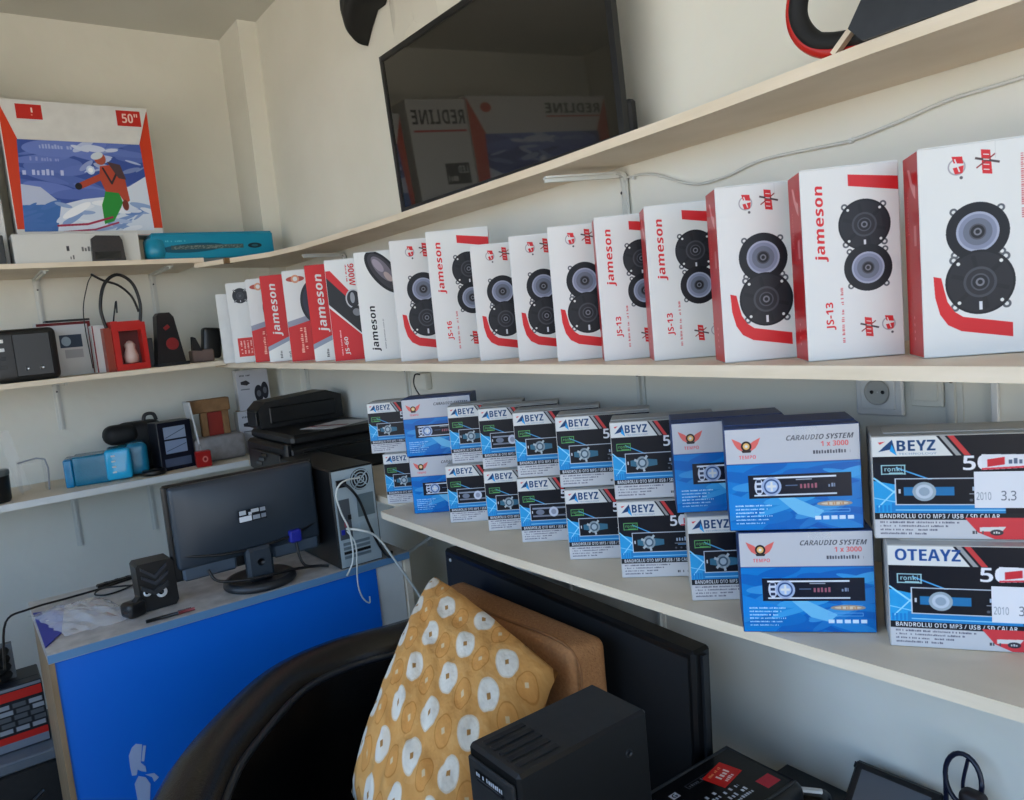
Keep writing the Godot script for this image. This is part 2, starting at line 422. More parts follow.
func blue_field(p: Pic, x: float, y: float, ww: float, hh: float):
	p.rect(x, y, ww, hh, Color(0.10, 0.48, 0.75))

# the radio cartons: dial says how the picture of the radio is drawn
func print_radio(dial: int, brand: String) -> Image:
	var p := Pic.new(320, 0.70, Color(0.06, 0.07, 0.11))
	# blue glow of lines on the left
	p.poly([Vector2(0, 0.17), Vector2(0.10, 0.19), Vector2(0.42, 0.38), Vector2(0.42, 0.52), Vector2(0, 0.54)], Color(0.06, 0.08, 0.14))
	p.poly([Vector2(0, 0.30), Vector2(0.14, 0.33), Vector2(0.16, 0.53), Vector2(0, 0.53)], Color(0.16, 0.60, 0.84))
	p.line(Vector2(0.13, 0.21), Vector2(0.40, 0.33), 0.010, Color(0.30, 0.62, 0.85)); p.line(Vector2(0.0, 0.28), Vector2(0.14, 0.40), 0.012, Color(0.55, 0.82, 0.95)); p.line(Vector2(0.01, 0.50), Vector2(0.13, 0.36), 0.008, Color(0.62, 0.86, 0.97)); p.line(Vector2(0.0, 0.42), Vector2(0.13, 0.45), 0.006, Color(0.55, 0.82, 0.95))
	for i in 7: p.rect(0.01 + i * 0.022, 0.47, 0.014, 0.05, Color(0.10, 0.50, 0.78))
	p.rect(0.10, 0.455, 0.62, 0.075, Color(0.13, 0.50, 0.76)); p.rect(0.12, 0.50, 0.60, 0.008, Color(0.55, 0.80, 0.92))
	# logo panel with its slanting stripes
	p.poly([Vector2(0.0, 0.0), Vector2(0.36, 0.0), Vector2(0.45, 0.135), Vector2(0.0, 0.135)], WHITE)
	p.poly([Vector2(0.375, 0.0), Vector2(0.405, 0.0), Vector2(0.495, 0.135), Vector2(0.465, 0.135)], Color(0.60, 0.60, 0.60)); p.poly([Vector2(0.42, 0.0), Vector2(0.455, 0.0), Vector2(0.545, 0.135), Vector2(0.51, 0.135)], Color(0.78, 0.24, 0.25))
	var navy := Color(0.10, 0.24, 0.42)
	if brand == "ABEYZ":
		p.poly([Vector2(0.115, 0.018), Vector2(0.135, 0.115), Vector2(0.105, 0.085), Vector2(0.035, 0.10)], navy); p.poly([Vector2(0.112, 0.050), Vector2(0.140, 0.128), Vector2(0.100, 0.095)], Color(0.10, 0.60, 0.86)); p.poly([Vector2(0.035, 0.035), Vector2(0.075, 0.030), Vector2(0.045, 0.05)], Color(0.85, 0.3, 0.3))
		p.text("BEYZ", 0.14, 0.025, 0.215, 0.072, navy)
		p.text("TECHNOLOGY", 0.15, 0.110, 0.21, 0.013, Color(0.45, 0.55, 0.65), 0, 0, false)
	else:
		p.text(brand, 0.04, 0.020, 0.36, 0.080, Color(0.10, 0.28, 0.55))
	# 50 W flash
	p.text("50", 0.50, 0.135, 0.15, 0.10, Color(0.90, 0.90, 0.92))
	p.poly([Vector2(0.60, 0.13), Vector2(0.85, 0.135), Vector2(0.93, 0.15), Vector2(0.90, 0.22), Vector2(0.60, 0.235)], Color(0.88, 0.88, 0.90)); p.poly([Vector2(0.63, 0.165), Vector2(0.72, 0.150), Vector2(0.72, 0.20), Vector2(0.63, 0.215)], Color(0.80, 0.18, 0.22)); p.line(Vector2(0.60, 0.228), Vector2(0.92, 0.212), 0.012, Color(0.85, 0.25, 0.30)); p.fine(0.74, 0.155, 0.09, 0.04, Color(0.35, 0.4, 0.5), 0); p.poly([Vector2(0.85, 0.15), Vector2(0.92, 0.15), Vector2(0.89, 0.20), Vector2(0.84, 0.20)], Color(0.15, 0.45, 0.75))
	# oval badge
	var badge := Color(0.62, 0.78, 0.80) if dial == 1 else Color(0.36, 0.62, 0.36)
	p.frame(0.045, 0.19, 0.14, 0.068, 0.008, badge); p.text("ronki", 0.065, 0.203, 0.10, 0.034, badge); p.rect(0.09, 0.243, 0.08, 0.008, badge)
	# the radio in its outlined window
	p.frame(0.12, 0.285, 0.80, 0.185, 0.008, Color(0.75, 0.78, 0.82)); p.rect(0.128, 0.293, 0.784, 0.169, Color(0.07, 0.08, 0.12))
	var cx := 0.285; var cy := 0.377
	if dial == 0:
		p.poly([Vector2(0.17, 0.352), Vector2(cx, 0.335), Vector2(0.43, 0.352), Vector2(0.43, 0.402), Vector2(cx, 0.420), Vector2(0.17, 0.402)], Color(0.22, 0.42, 0.52)); p.disc(cx, cy, 0.060, Color(0.55, 0.60, 0.63))
		for a in [PI / 4 + 0.6, PI / 4 + PI - 0.4, -0.9, 2.4]: p.line(Vector2(cx, cy), Vector2(cx, cy) + Vector2.from_angle(a) * 0.082, 0.022, Color(0.70, 0.74, 0.76))
		p.disc(cx, cy, 0.042, Color(0.28, 0.36, 0.42)); p.disc(cx, cy, 0.028, Color(0.66, 0.72, 0.76))
	elif dial == 1:
		p.poly([Vector2(0.17, 0.345), Vector2(0.45, 0.345), Vector2(0.45, 0.405), Vector2(0.17, 0.405)], Color(0.14, 0.45, 0.66)); p.disc(cx, cy, 0.066, Color(0.60, 0.66, 0.70)); p.disc(cx, cy, 0.048, Color(0.74, 0.78, 0.82)); p.disc(cx, cy, 0.030, Color(0.58, 0.64, 0.70))
	else:
		p.rect(0.15, 0.325, 0.70, 0.018, Color(0.55, 0.58, 0.64)); p.rect(0.15, 0.410, 0.70, 0.018, Color(0.48, 0.50, 0.56)); cx = 0.40
		p.disc(cx, cy, 0.055, Color(0.80, 0.82, 0.88)); p.disc(cx, cy, 0.030, Color(0.60, 0.62, 0.70)); p.oval(0.24, cy, 0.05, 0.03, Color(0.45, 0.48, 0.55))
	p.fine(0.52, 0.335, 0.22, 0.038, Color(0.66, 0.72, 0.80)); p.rect(0.53, 0.390, 0.26, 0.006, Color(0.6, 0.62, 0.66)); p.rect(0.56, 0.400, 0.10, 0.010, Color(0.40, 0.60, 0.78)); p.rect(0.14, 0.36, 0.012, 0.03, Color(0.8, 0.8, 0.82))
	for i in 6: p.disc(0.54 + i * 0.05, 0.436, 0.010, Color(0.34, 0.36, 0.40))
	# black strip of capitals, silver foot, red wedge
	p.rect(0.0, 0.525, 1.0, 0.045, Color(0.10, 0.11, 0.14)); p.text("BANDROLLU OTO MP3 / USB / SD CALAR", 0.03, 0.530, 0.66, 0.032, Color(0.92, 0.92, 0.93))
	p.rect(0.0, 0.57, 1.0, 0.13, Color(0.78, 0.78, 0.79)); var rx := -0.16 if dial == 1 else 0.0
	p.poly([Vector2(0.66 + rx, 0.555), Vector2(1.0, 0.555), Vector2(1.0, 0.70), Vector2(0.82 + rx, 0.70), Vector2(0.73 + rx, 0.655)], Color(0.82, 0.24, 0.27)); p.poly([Vector2(0.74 + rx, 0.62), Vector2(0.88 + rx, 0.615), Vector2(0.86 + rx, 0.645), Vector2(0.74 + rx, 0.65)], WHITE)
	for i in 4: p.fine(0.03, 0.582 + i * 0.026, 0.44 - i * 0.06, 0.013, Color(0.36, 0.36, 0.42), 0)
	p.fine(0.54, 0.64, 0.06, 0.025, Color(0.3, 0.3, 0.32)); p.oval(0.67, 0.655, 0.035, 0.020, Color(0.22, 0.22, 0.25)); p.fine(0.652, 0.645, 0.035, 0.018, WHITE)
	return p.done()

func print_winged() -> Image:          # silver head with a winged badge, blue body with a radio
	var p := Pic.new(320, 0.80, Color(0.06, 0.46, 0.76))
	p.soft_spots(16, 5, Color(0.04, 0.34, 0.66), 0.22, 0.7, 0.0, 0.3); p.soft_spots(14, 9, Color(0.40, 0.75, 0.93), 0.16, 0.5, 0.1, 0.34); p.poly([Vector2(0.38, 0.55), Vector2(0.46, 0.53), Vector2(0.72, 0.66), Vector2(0.66, 0.72), Vector2(0.52, 0.68)], Color(0.42, 0.72, 0.88)); p.poly([Vector2(0.0, 0.50), Vector2(0.3, 0.60), Vector2(0.1, 0.70), Vector2(0, 0.68)], Color(0.10, 0.50, 0.80))
	p.rect(0, 0, 1, 0.275, Color(0.74, 0.74, 0.76)); p.rect(0, 0.272, 1, 0.008, Color(0.12, 0.30, 0.55))
	var wing := Color(0.85, 0.40, 0.38)
	for s in [-1.0, 1.0]:
		p.poly([Vector2(0.16, 0.14), Vector2(0.16 + s * 0.05, 0.10), Vector2(0.16 + s * 0.11, 0.07), Vector2(0.16 + s * 0.09, 0.12), Vector2(0.16 + s * 0.07, 0.15), Vector2(0.16 + s * 0.04, 0.17)], wing)
	p.disc(0.16, 0.135, 0.040, Color(0.16, 0.14, 0.14)); p.disc(0.16, 0.135, 0.026, Color(0.88, 0.70, 0.42)); p.disc(0.16, 0.135, 0.012, WHITE); p.poly([Vector2(0.12, 0.165), Vector2(0.20, 0.165), Vector2(0.19, 0.185), Vector2(0.13, 0.185)], Color(0.22, 0.18, 0.18))
	p.text("TEMPO", 0.10, 0.205, 0.13, 0.030, Color(0.86, 0.40, 0.42))
	p.text("CARAUDIO SYSTEM", 0.46, 0.065, 0.49, 0.040, Color(0.30, 0.30, 0.33), 0, 0.3); p.text("1 x 3000", 0.72, 0.120, 0.20, 0.040, Color(0.85, 0.38, 0.38)); p.fine(0.66, 0.185, 0.27, 0.030, Color(0.32, 0.32, 0.36), 0)
	# the radio
	p.rect(0.16, 0.365, 0.77, 0.185, Color(0.08, 0.10, 0.16)); p.rect(0.20, 0.385, 0.62, 0.014, Color(0.86, 0.88, 0.92)); p.rect(0.20, 0.520, 0.62, 0.012, Color(0.82, 0.85, 0.90))
	p.oval(0.24, 0.458, 0.035, 0.065, Color(0.78, 0.80, 0.86)); p.disc(0.335, 0.458, 0.075, Color(0.62, 0.68, 0.80)); p.disc(0.335, 0.458, 0.058, Color(0.20, 0.30, 0.48)); p.disc(0.335, 0.458, 0.046, Color(0.66, 0.74, 0.86))
	p.line(Vector2(0.30, 0.458), Vector2(0.37, 0.458), 0.018, WHITE); p.line(Vector2(0.335, 0.42), Vector2(0.335, 0.496), 0.018, WHITE)
	for y in [0.415, 0.455, 0.495]: p.rect(0.222, y - 0.012, 0.034, 0.022, Color(0.16, 0.20, 0.30))
	p.fine(0.55, 0.440, 0.16, 0.040, Color(0.62, 0.36, 0.42)); p.rect(0.52, 0.405, 0.12, 0.010, Color(0.6, 0.62, 0.66)); p.rect(0.44, 0.45, 0.09, 0.008, Color(0.35, 0.42, 0.55)); p.fine(0.76, 0.445, 0.05, 0.03, Color(0.5, 0.55, 0.65))
	# small print
	for i in 6: p.fine(0.05, 0.60 + i * 0.028, 0.28 - 0.03 * (i % 3), 0.012, Color(0.80, 0.90, 0.96), 0)
	p.oval(0.80, 0.605, 0.13, 0.022, Color(0.60, 0.56, 0.52)); p.oval(0.80, 0.605, 0.10, 0.012, Color(0.82, 0.76, 0.66)); p.fine(0.73, 0.59, 0.15, 0.026, Color(0.75, 0.55, 0.40), 0)
	p.frame(0.65, 0.645, 0.26, 0.028, 0.004, Color(0.40, 0.66, 0.88))
	for i in 5: p.rect(0.65 + i * 0.060, 0.70, 0.046, 0.030, Color(0.80, 0.88, 0.94))
	return p.done()

func print_radio_top() -> Image:
	var p := Pic.new(256, 0.5, Color(0.70, 0.70, 0.69))
	p.text("ABEYZ", 0.28, 0.14, 0.42, 0.17, Color(0.42, 0.42, 0.43)); p.line(Vector2(0, 0.25), Vector2(1, 0.25), 0.006, Color(0.56, 0.56, 0.55))
	return p.done()

func print_sticker() -> Image:         # a white price label written on by hand
	var p := Pic.new(128, 0.60, Color(0.88, 0.88, 0.90))
	p.text("2010", 0.03, 0.34, 0.22, 0.13, Color(0.55, 0.58, 0.62), 0, 0, false); p.text("3.3", 0.40, 0.32, 0.22, 0.16, Color(0.36, 0.38, 0.42), 0, 0, false)
	return p.done()

func draw_skier(p: Pic, x: float, y: float, s: float):
	var coat := Color(0.70, 0.28, 0.20); var trousers := Color(0.16, 0.55, 0.22)
	p.poly([Vector2(x + 0.02 * s, y + 0.62 * s), Vector2(x + 0.10 * s, y + 0.40 * s), Vector2(x + 0.30 * s, y + 0.40 * s), Vector2(x + 0.34 * s, y + 0.58 * s), Vector2(x + 0.18 * s, y + 0.86 * s), Vector2(x + 0.04 * s, y + 0.90 * s)], trousers)
	p.poly([Vector2(x + 0.08 * s, y + 0.05 * s), Vector2(x + 0.30 * s, y + 0.02 * s), Vector2(x + 0.44 * s, y + 0.22 * s), Vector2(x + 0.46 * s, y + 0.55 * s), Vector2(x + 0.38 * s, y + 0.60 * s), Vector2(x + 0.30 * s, y + 0.44 * s), Vector2(x + 0.10 * s, y + 0.42 * s), Vector2(x + 0.04 * s, y + 0.22 * s)], coat)
	p.stroke([Vector2(x + 0.08 * s, y + 0.20 * s), Vector2(x - 0.12 * s, y + 0.28 * s), Vector2(x - 0.26 * s, y + 0.34 * s)], 0.09 * s, coat); p.disc(x - 0.29 * s, y + 0.35 * s, 0.05 * s, INK)
	p.oval(x + 0.38 * s, y + 0.62 * s, 0.05 * s, 0.08 * s, Color(0.45, 0.20, 0.16)); p.stroke([Vector2(x + 0.12 * s, y + 0.08 * s), Vector2(x + 0.22 * s, y + 0.30 * s), Vector2(x + 0.34 * s, y + 0.12 * s)], 0.03 * s, Color(0.2, 0.15, 0.18)); p.poly([Vector2(x + 0.20 * s, y - 0.02 * s), Vector2(x + 0.40 * s, y + 0.02 * s), Vector2(x + 0.46 * s, y + 0.24 * s), Vector2(x + 0.34 * s, y + 0.22 * s)], Color(0.30, 0.22, 0.24))
	p.disc(x + 0.10 * s, y - 0.06 * s, 0.09 * s, Color(0.66, 0.32, 0.24)); p.oval(x + 0.06 * s, y - 0.10 * s, 0.10 * s, 0.05 * s, Color(0.80, 0.84, 0.88), -0.3)
	p.stroke([Vector2(x - 0.62 * s, y + 0.92 * s), Vector2(x - 0.2 * s, y + 0.90 * s), Vector2(x + 0.16 * s, y + 0.80 * s)], 0.03 * s, Color(0.62, 0.16, 0.28)); p.stroke([Vector2(x - 0.66 * s, y + 1.02 * s), Vector2(x - 0.1 * s, y + 0.98 * s), Vector2(x + 0.24 * s, y + 0.88 * s)], 0.025 * s, Color(0.62, 0.20, 0.32))

func print_snow(with_skier: bool) -> Image:    # the picture in the middle of a television carton
	var p := Pic.new(384, 0.70, Color(0.22, 0.32, 0.60))
	p.soft_spots(26, 4, Color(0.42, 0.50, 0.78), 0.16, 0.8, 0.0, 0.0, 1.0, 0.42); p.soft_spots(14, 8, Color(0.85, 0.88, 0.94), 0.07, 0.9, 0.45, 0.02, 1.0, 0.22)
	p.poly([Vector2(0, 0.34), Vector2(0.14, 0.36), Vector2(0.30, 0.50), Vector2(0.0, 0.52)], Color(0.72, 0.76, 0.86)); p.poly([Vector2(0.26, 0.50), Vector2(0.45, 0.45), Vector2(0.62, 0.43), Vector2(0.85, 0.34), Vector2(1.0, 0.26), Vector2(1.0, 0.70), Vector2(0.20, 0.70)], Color(0.82, 0.86, 0.92)); p.poly([Vector2(0, 0.50), Vector2(0.28, 0.49), Vector2(0.24, 0.70), Vector2(0, 0.70)], Color(0.24, 0.42, 0.68))
	p.soft_spots(20, 12, Color(0.30, 0.45, 0.72), 0.09, 0.7, 0.0, 0.48, 1.0, 0.70); p.soft_spots(12, 15, Color(0.95, 0.96, 0.98), 0.08, 0.9, 0.3, 0.46, 1.0, 0.70)
	p.disc(0.54, 0.22, 0.035, Color(0.80, 0.86, 0.95)); p.disc(0.54, 0.22, 0.020, Color(0.95, 0.97, 1.0))
	if with_skier: draw_skier(p, 0.58, 0.16, 0.54)
	p.fine(0.16, 0.03, 0.26, 0.035, Color(0.62, 0.68, 0.86), 0); p.fine(0.08, 0.13, 0.22, 0.030, Color(0.55, 0.60, 0.82), 0); p.fine(0.02, 0.22, 0.30, 0.050, Color(0.72, 0.76, 0.90))
	return p.done()

func print_tv_front(name_text: String) -> Image:       # banner, orange bars; the picture is a part of its own
	var p := Pic.new(384, 0.95, Color(0.80, 0.24, 0.12))
	p.rect(0, 0, 1, 0.02, WHITE); p.rect(0.0, 0.90, 1, 0.05, WHITE)
	p.poly([Vector2(0, 0), Vector2(1, 0), Vector2(0.90, 0.28), Vector2(0.10, 0.28)], WHITE)
	if name_text != "": p.text(name_text, 0.05, 0.05, 0.42, 0.075, Color(0.18, 0.18, 0.20)); p.rect(0.05, 0.145, 0.42, 0.010, RED); p.disc(0.88, 0.08, 0.035, Color(0.80, 0.30, 0.20))
	return p.done()

func print_redline_side() -> Image:
	var p := Pic.new(256, 1.4, Color(0.84, 0.84, 0.83))
	p.text("REDLINE", 0.04, 0.10, 0.90, 0.15, Color(0.16, 0.16, 0.18)); p.rect(0.04, 0.31, 0.90, 0.02, RED)
	p.rect(0.10, 0.66, 0.42, 0.22, Color(0.14, 0.14, 0.15)); p.text("LED", 0.13, 0.69, 0.17, 0.08, WHITE); p.fine(0.33, 0.78, 0.16, 0.07, WHITE); p.fine(0.20, 1.08, 0.5, 0.05, Color(0.35, 0.35, 0.36), 0)
	return p.done()

func print_keyboard_side() -> Image:
	var p := Pic.new(256, 0.30, Color(0.05, 0.52, 0.64))
	p.oval(0.32, 0.17, 0.26, 0.06, Color(0.03, 0.30, 0.38), -0.08); p.rect(0.14, 0.135, 0.60, 0.055, Color(0.25, 0.33, 0.33))
	var g := RandomNumberGenerator.new(); g.seed = 3
	for i in 110: p.rect(0.15 + g.randf() * 0.57, 0.138 + g.randf() * 0.042, 0.012, 0.008, Color(0.45, 0.50, 0.48))
	p.oval(0.84, 0.16, 0.06, 0.035, Color(0.03, 0.14, 0.18)); p.oval(0.84, 0.16, 0.03, 0.018, Color(0.12, 0.35, 0.40)); p.fine(0.10, 0.065, 0.18, 0.022, Color(0.35, 0.72, 0.78), 0)
	return p.done()

func print_gadget(sd: int, bg: Color, dark: Color) -> Image:     # a small white carton with dark product pictures
	var p := Pic.new(160, 1.2, bg); var g := RandomNumberGenerator.new(); g.seed = sd
	p.oval(0.66, 0.74, 0.14, 0.26, dark); p.oval(0.86, 0.66, 0.12, 0.26, dark); p.oval(0.66, 0.74, 0.07, 0.10, dark.lerp(bg, 0.4)); p.oval(0.86, 0.66, 0.06, 0.10, dark.lerp(bg, 0.4))
	p.poly([Vector2(0.12, 0.34), Vector2(0.30, 0.30), Vector2(0.42, 0.40), Vector2(0.30, 0.46), Vector2(0.12, 0.42)], dark)
	p.fine(0.10, 0.12, 0.34, 0.06, dark.lerp(bg, 0.3), 0); p.rect(0.10, 0.56, 0.28, 0.03, dark.lerp(bg, 0.5))
	return p.done()

func print_keys() -> Image:            # keyboards shown on a carton, red bands
	var p := Pic.new(256, 0.62, Color(0.09, 0.09, 0.10))
	p.rect(0, 0, 1, 0.03, Color(0.45, 0.46, 0.48)); p.rect(0, 0.04, 1, 0.09, Color(0.72, 0.13, 0.10)); p.rect(0, 0.47, 1, 0.07, Color(0.72, 0.13, 0.10)); p.rect(0, 0.54, 1, 0.08, Color(0.45, 0.47, 0.50))
	for r in 5:
		for i in 11: p.rect(0.02 + i * 0.09 + 0.015 * (r % 2), 0.16 + r * 0.060, 0.075, 0.045, Color(0.55, 0.56, 0.57) if (r < 2 and i % 3 != 0) or r == 4 else Color(0.30, 0.31, 0.32)); 
	return p.done()

func print_coins() -> Image:           # woven pattern of the cushion: pale coins with square hearts among ochre ones
	var p := Pic.new(512, 1.0, Color(0.82, 0.60, 0.34))
	var g := RandomNumberGenerator.new(); g.seed = 21
	p.soft_spots(120, 3, Color(0.85, 0.65, 0.40), 0.05, 0.6)
	for j in 7:                          # columns of pale coins between columns of ochre ones
		for i in 8:
			var cx := (i + 0.5) / 8.0; var cy := (j + 0.5 + 0.5 * (i % 4 / 2)) / 6.5
			if i % 2 == 0:
				p.oval(cx, cy, 0.060, 0.060, Color(0.84, 0.78, 0.68)); p.oval(cx, cy, 0.054, 0.054, Color(0.88, 0.85, 0.79)); p.poly([Vector2(cx - 0.014, cy), Vector2(cx, cy - 0.014), Vector2(cx + 0.014, cy), Vector2(cx, cy + 0.014)], Color(0.66, 0.48, 0.27))
			else:
				p.oval(cx, cy, 0.050, 0.056, Color(0.74, 0.50, 0.25)); p.oval(cx, cy, 0.045, 0.051, Color(0.83, 0.59, 0.32)); p.poly([Vector2(cx - 0.014, cy), Vector2(cx, cy - 0.014), Vector2(cx + 0.014, cy), Vector2(cx, cy + 0.014)], Color(0.84, 0.74, 0.58))
	return p.done()

func print_tool_case() -> Image:       # black lid with white lettering
	var p := Pic.new(320, 0.60, Color(0.035, 0.035, 0.04))
	var w := Color(0.70, 0.72, 0.75)
	p.frame(0.50, 0.10, 0.30, 0.05, 0.004, Color(0.25, 0.25, 0.27)); p.rect(0.36, 0.10, 0.06, 0.06, w); p.text("G", 0.372, 0.108, 0.035, 0.042, INK)
	p.fine(0.20, 0.20, 0.20, 0.040, w, 0); p.fine(0.44, 0.28, 0.18, 0.045, w, 0); p.fine(0.10, 0.28, 0.10, 0.045, w); p.fine(0.14, 0.38, 0.30, 0.055, w); p.fine(0.05, 0.42, 0.06, 0.04, w); p.fine(0.30, 0.48, 0.26, 0.035, Color(0.5, 0.52, 0.55), 0)
	for i in 6: p.fine(0.06 + 0.05 * (i % 3), 0.06 + i * 0.085, 0.22, 0.030, w)
	p.fine(0.52, 0.34, 0.22, 0.035, w); p.fine(0.50, 0.46, 0.26, 0.03, w); p.fine(0.52, 0.115, 0.26, 0.025, Color(0.4, 0.4, 0.42))
	p.rect(0.84, 0.42, 0.12, 0.12, Color(0.72, 0.14, 0.20)); p.fine(0.60, 0.40, 0.16, 0.04, w, 0)
	return p.done()

func print_red_sticker() -> Image:
	var p := Pic.new(128, 0.7, Color(0.78, 0.10, 0.08))
	p.fine(0.16, 0.08, 0.60, 0.09, Color(0.95, 0.62, 0.40)); p.fine(0.14, 0.24, 0.66, 0.20, Color(0.95, 0.85, 0.82)); p.fine(0.30, 0.50, 0.40, 0.12, Color(0.95, 0.85, 0.82))
	return p.done()

func print_label_strip() -> Image:
	var p := Pic.new(160, 0.25, Color(0.03, 0.03, 0.035))
	p.fine(0.03, 0.04, 0.94, 0.11, Color(0.72, 0.73, 0.75), 0); p.rect(0.03, 0.19, 0.9, 0.02, Color(0.35, 0.35, 0.37))
	return p.done()

# ------------------------------------------------------------------ the scene
func _ready():
	rng.seed = 7
	build_view()
	build_materials()
	build_shell()
	build_shelves()
	build_speaker_cartons()
	build_radio_cartons()
	build_upper_right_shelf()
	build_far_wall_goods()
	build_counter()
	build_armchair()
	build_wall_fittings()

func build_view():
	var cam := Camera3D.new(); cam.name = "camera"; add_child(cam)
	cam.transform = Transform3D(Basis(Vector3(0.80105376, -0.09382464, 0.59119355), Vector3(0.13998328, 0.98961646, -0.03261829), Vector3(-0.58199447, 0.10888622, 0.80586986)).orthonormalized(), Vector3(-1.27, 1.45, 3.62))
	cam.fov = rad_to_deg(2.0 * atan(400.0 / 773.3)); cam.near = 0.02; cam.far = 200.0; cam.current = true
	var sky_mat := ProceduralSkyMaterial.new()
	sky_mat.sky_top_color = Color(0.42, 0.58, 0.78); sky_mat.sky_horizon_color = Color(0.76, 0.83, 0.88); sky_mat.ground_bottom_color = Color(0.42, 0.40, 0.37); sky_mat.ground_horizon_color = Color(0.62, 0.62, 0.62)
	sky_mat.energy_multiplier = 1.6
	var sky := Sky.new(); sky.sky_material = sky_mat
	var env := Environment.new(); env.background_mode = Environment.BG_SKY; env.sky = sky; env.background_energy_multiplier = 1.0
	env.tonemap_mode = Environment.TONE_MAPPER_LINEAR; env.tonemap_exposure = 3.4
	env.sdfgi_enabled = true; env.ssao_enabled = true; env.ssil_enabled = true
	var we := WorldEnvironment.new(); we.name = "daylight"; we.environment = env; add_child(we)
	var sun := DirectionalLight3D.new(); sun.name = "sun"; sun.light_color = Color(1.0, 0.95, 0.87); sun.light_energy = 2.3; sun.shadow_enabled = true; sun.light_angular_distance = 0.5
	add_child(sun); sun.look_at_from_position(Vector3(3.0, 8.0, -3.5), Vector3(0, 0, 0))     # over the roof from behind: only the street is sunlit

func build_materials():
	M.wall = grained(Color(0.86, 0.85, 0.80), Color(0.89, 0.88, 0.835), 0.85, 0.012, Vector3(0.6, 0.6, 0.6), 2, 0.12)
	M.ceiling = grained(Color(0.80, 0.79, 0.745), Color(0.83, 0.82, 0.78), 0.9, 0.01, Vector3(0.5, 0.5, 0.5), 5)
	M.floor = grained(Color(0.38, 0.35, 0.31), Color(0.48, 0.45, 0.40), 0.5, 0.02, Vector3(0.8, 0.8, 0.8), 6)
	M.street = grained(Color(0.62, 0.59, 0.54), Color(0.70, 0.67, 0.61), 0.9, 0.02, Vector3(0.3, 0.3, 0.3), 8)
	M.shelf = grained(Color(0.85, 0.785, 0.68), Color(0.91, 0.85, 0.76), 0.55, 0.02, Vector3(1.2, 6.0, 0.7), 9)
	M.shelf_white = grained(Color(0.80, 0.80, 0.78), Color(0.86, 0.86, 0.84), 0.4, 0.02, Vector3(1, 1, 1), 10)
	M.steel_white = flat(Color(0.82, 0.82, 0.79), 0.4); M.brown_tape = flat(Color(0.45, 0.33, 0.18), 0.5)
	M.carton_white = grained(Color(0.81, 0.81, 0.80), Color(0.85, 0.85, 0.84), 0.45, 0.03, Vector3(2, 2, 2), 11)
	M.carton_red = flat(Color(0.70, 0.13, 0.14), 0.4); M.carton_dark = flat(Color(0.10, 0.11, 0.14), 0.4); M.carton_grey = flat(Color(0.72, 0.71, 0.69), 0.5); M.carton_blue = flat(Color(0.10, 0.22, 0.42), 0.4)
	M.cardboard = grained(Color(0.50, 0.36, 0.22), Color(0.58, 0.43, 0.28), 0.8, 0.03, Vector3(3, 3, 3), 12)
	M.black = flat(Color(0.045, 0.045, 0.05), 0.35); M.black_matt = flat(Color(0.05, 0.05, 0.055), 0.7); M.black_gloss = flat(Color(0.02, 0.02, 0.024), 0.12); M.dark_grey = flat(Color(0.12, 0.125, 0.135), 0.45)
	M.dusty_black = grained(Color(0.045, 0.043, 0.044), Color(0.115, 0.108, 0.105), 0.42, 0.03, Vector3(4, 4, 4), 13)
	M.red_plastic = flat(Color(0.74, 0.10, 0.06), 0.35); M.white_plastic = flat(Color(0.84, 0.84, 0.83), 0.3); M.blue_plastic = flat(Color(0.10, 0.14, 0.55), 0.35); M.cable_white = flat(Color(0.80, 0.80, 0.77), 0.4); M.cable_black = flat(Color(0.03, 0.03, 0.035), 0.4)
	M.galvanised = flat(Color(0.66, 0.71, 0.73), 0.4, 0.25); M.chrome = flat(Color(0.80, 0.82, 0.84), 0.2, 0.9)
	M.clear = StandardMaterial3D.new(); M.clear.albedo_color = Color(0.92, 0.93, 0.94, 0.07); M.clear.transparency = BaseMaterial3D.TRANSPARENCY_ALPHA; M.clear.roughness = 0.3
	M.thin_film = StandardMaterial3D.new(); M.thin_film.albedo_color = Color(0.90, 0.91, 0.90, 0.06); M.thin_film.transparency = BaseMaterial3D.TRANSPARENCY_ALPHA; M.thin_film.roughness = 0.15; M.thin_film.cull_mode = BaseMaterial3D.CULL_DISABLED
	M.film = StandardMaterial3D.new(); M.film.albedo_color = Color(0.90, 0.91, 0.93, 0.30); M.film.transparency = BaseMaterial3D.TRANSPARENCY_ALPHA; M.film.roughness = 0.06; M.film.cull_mode = BaseMaterial3D.CULL_DISABLED

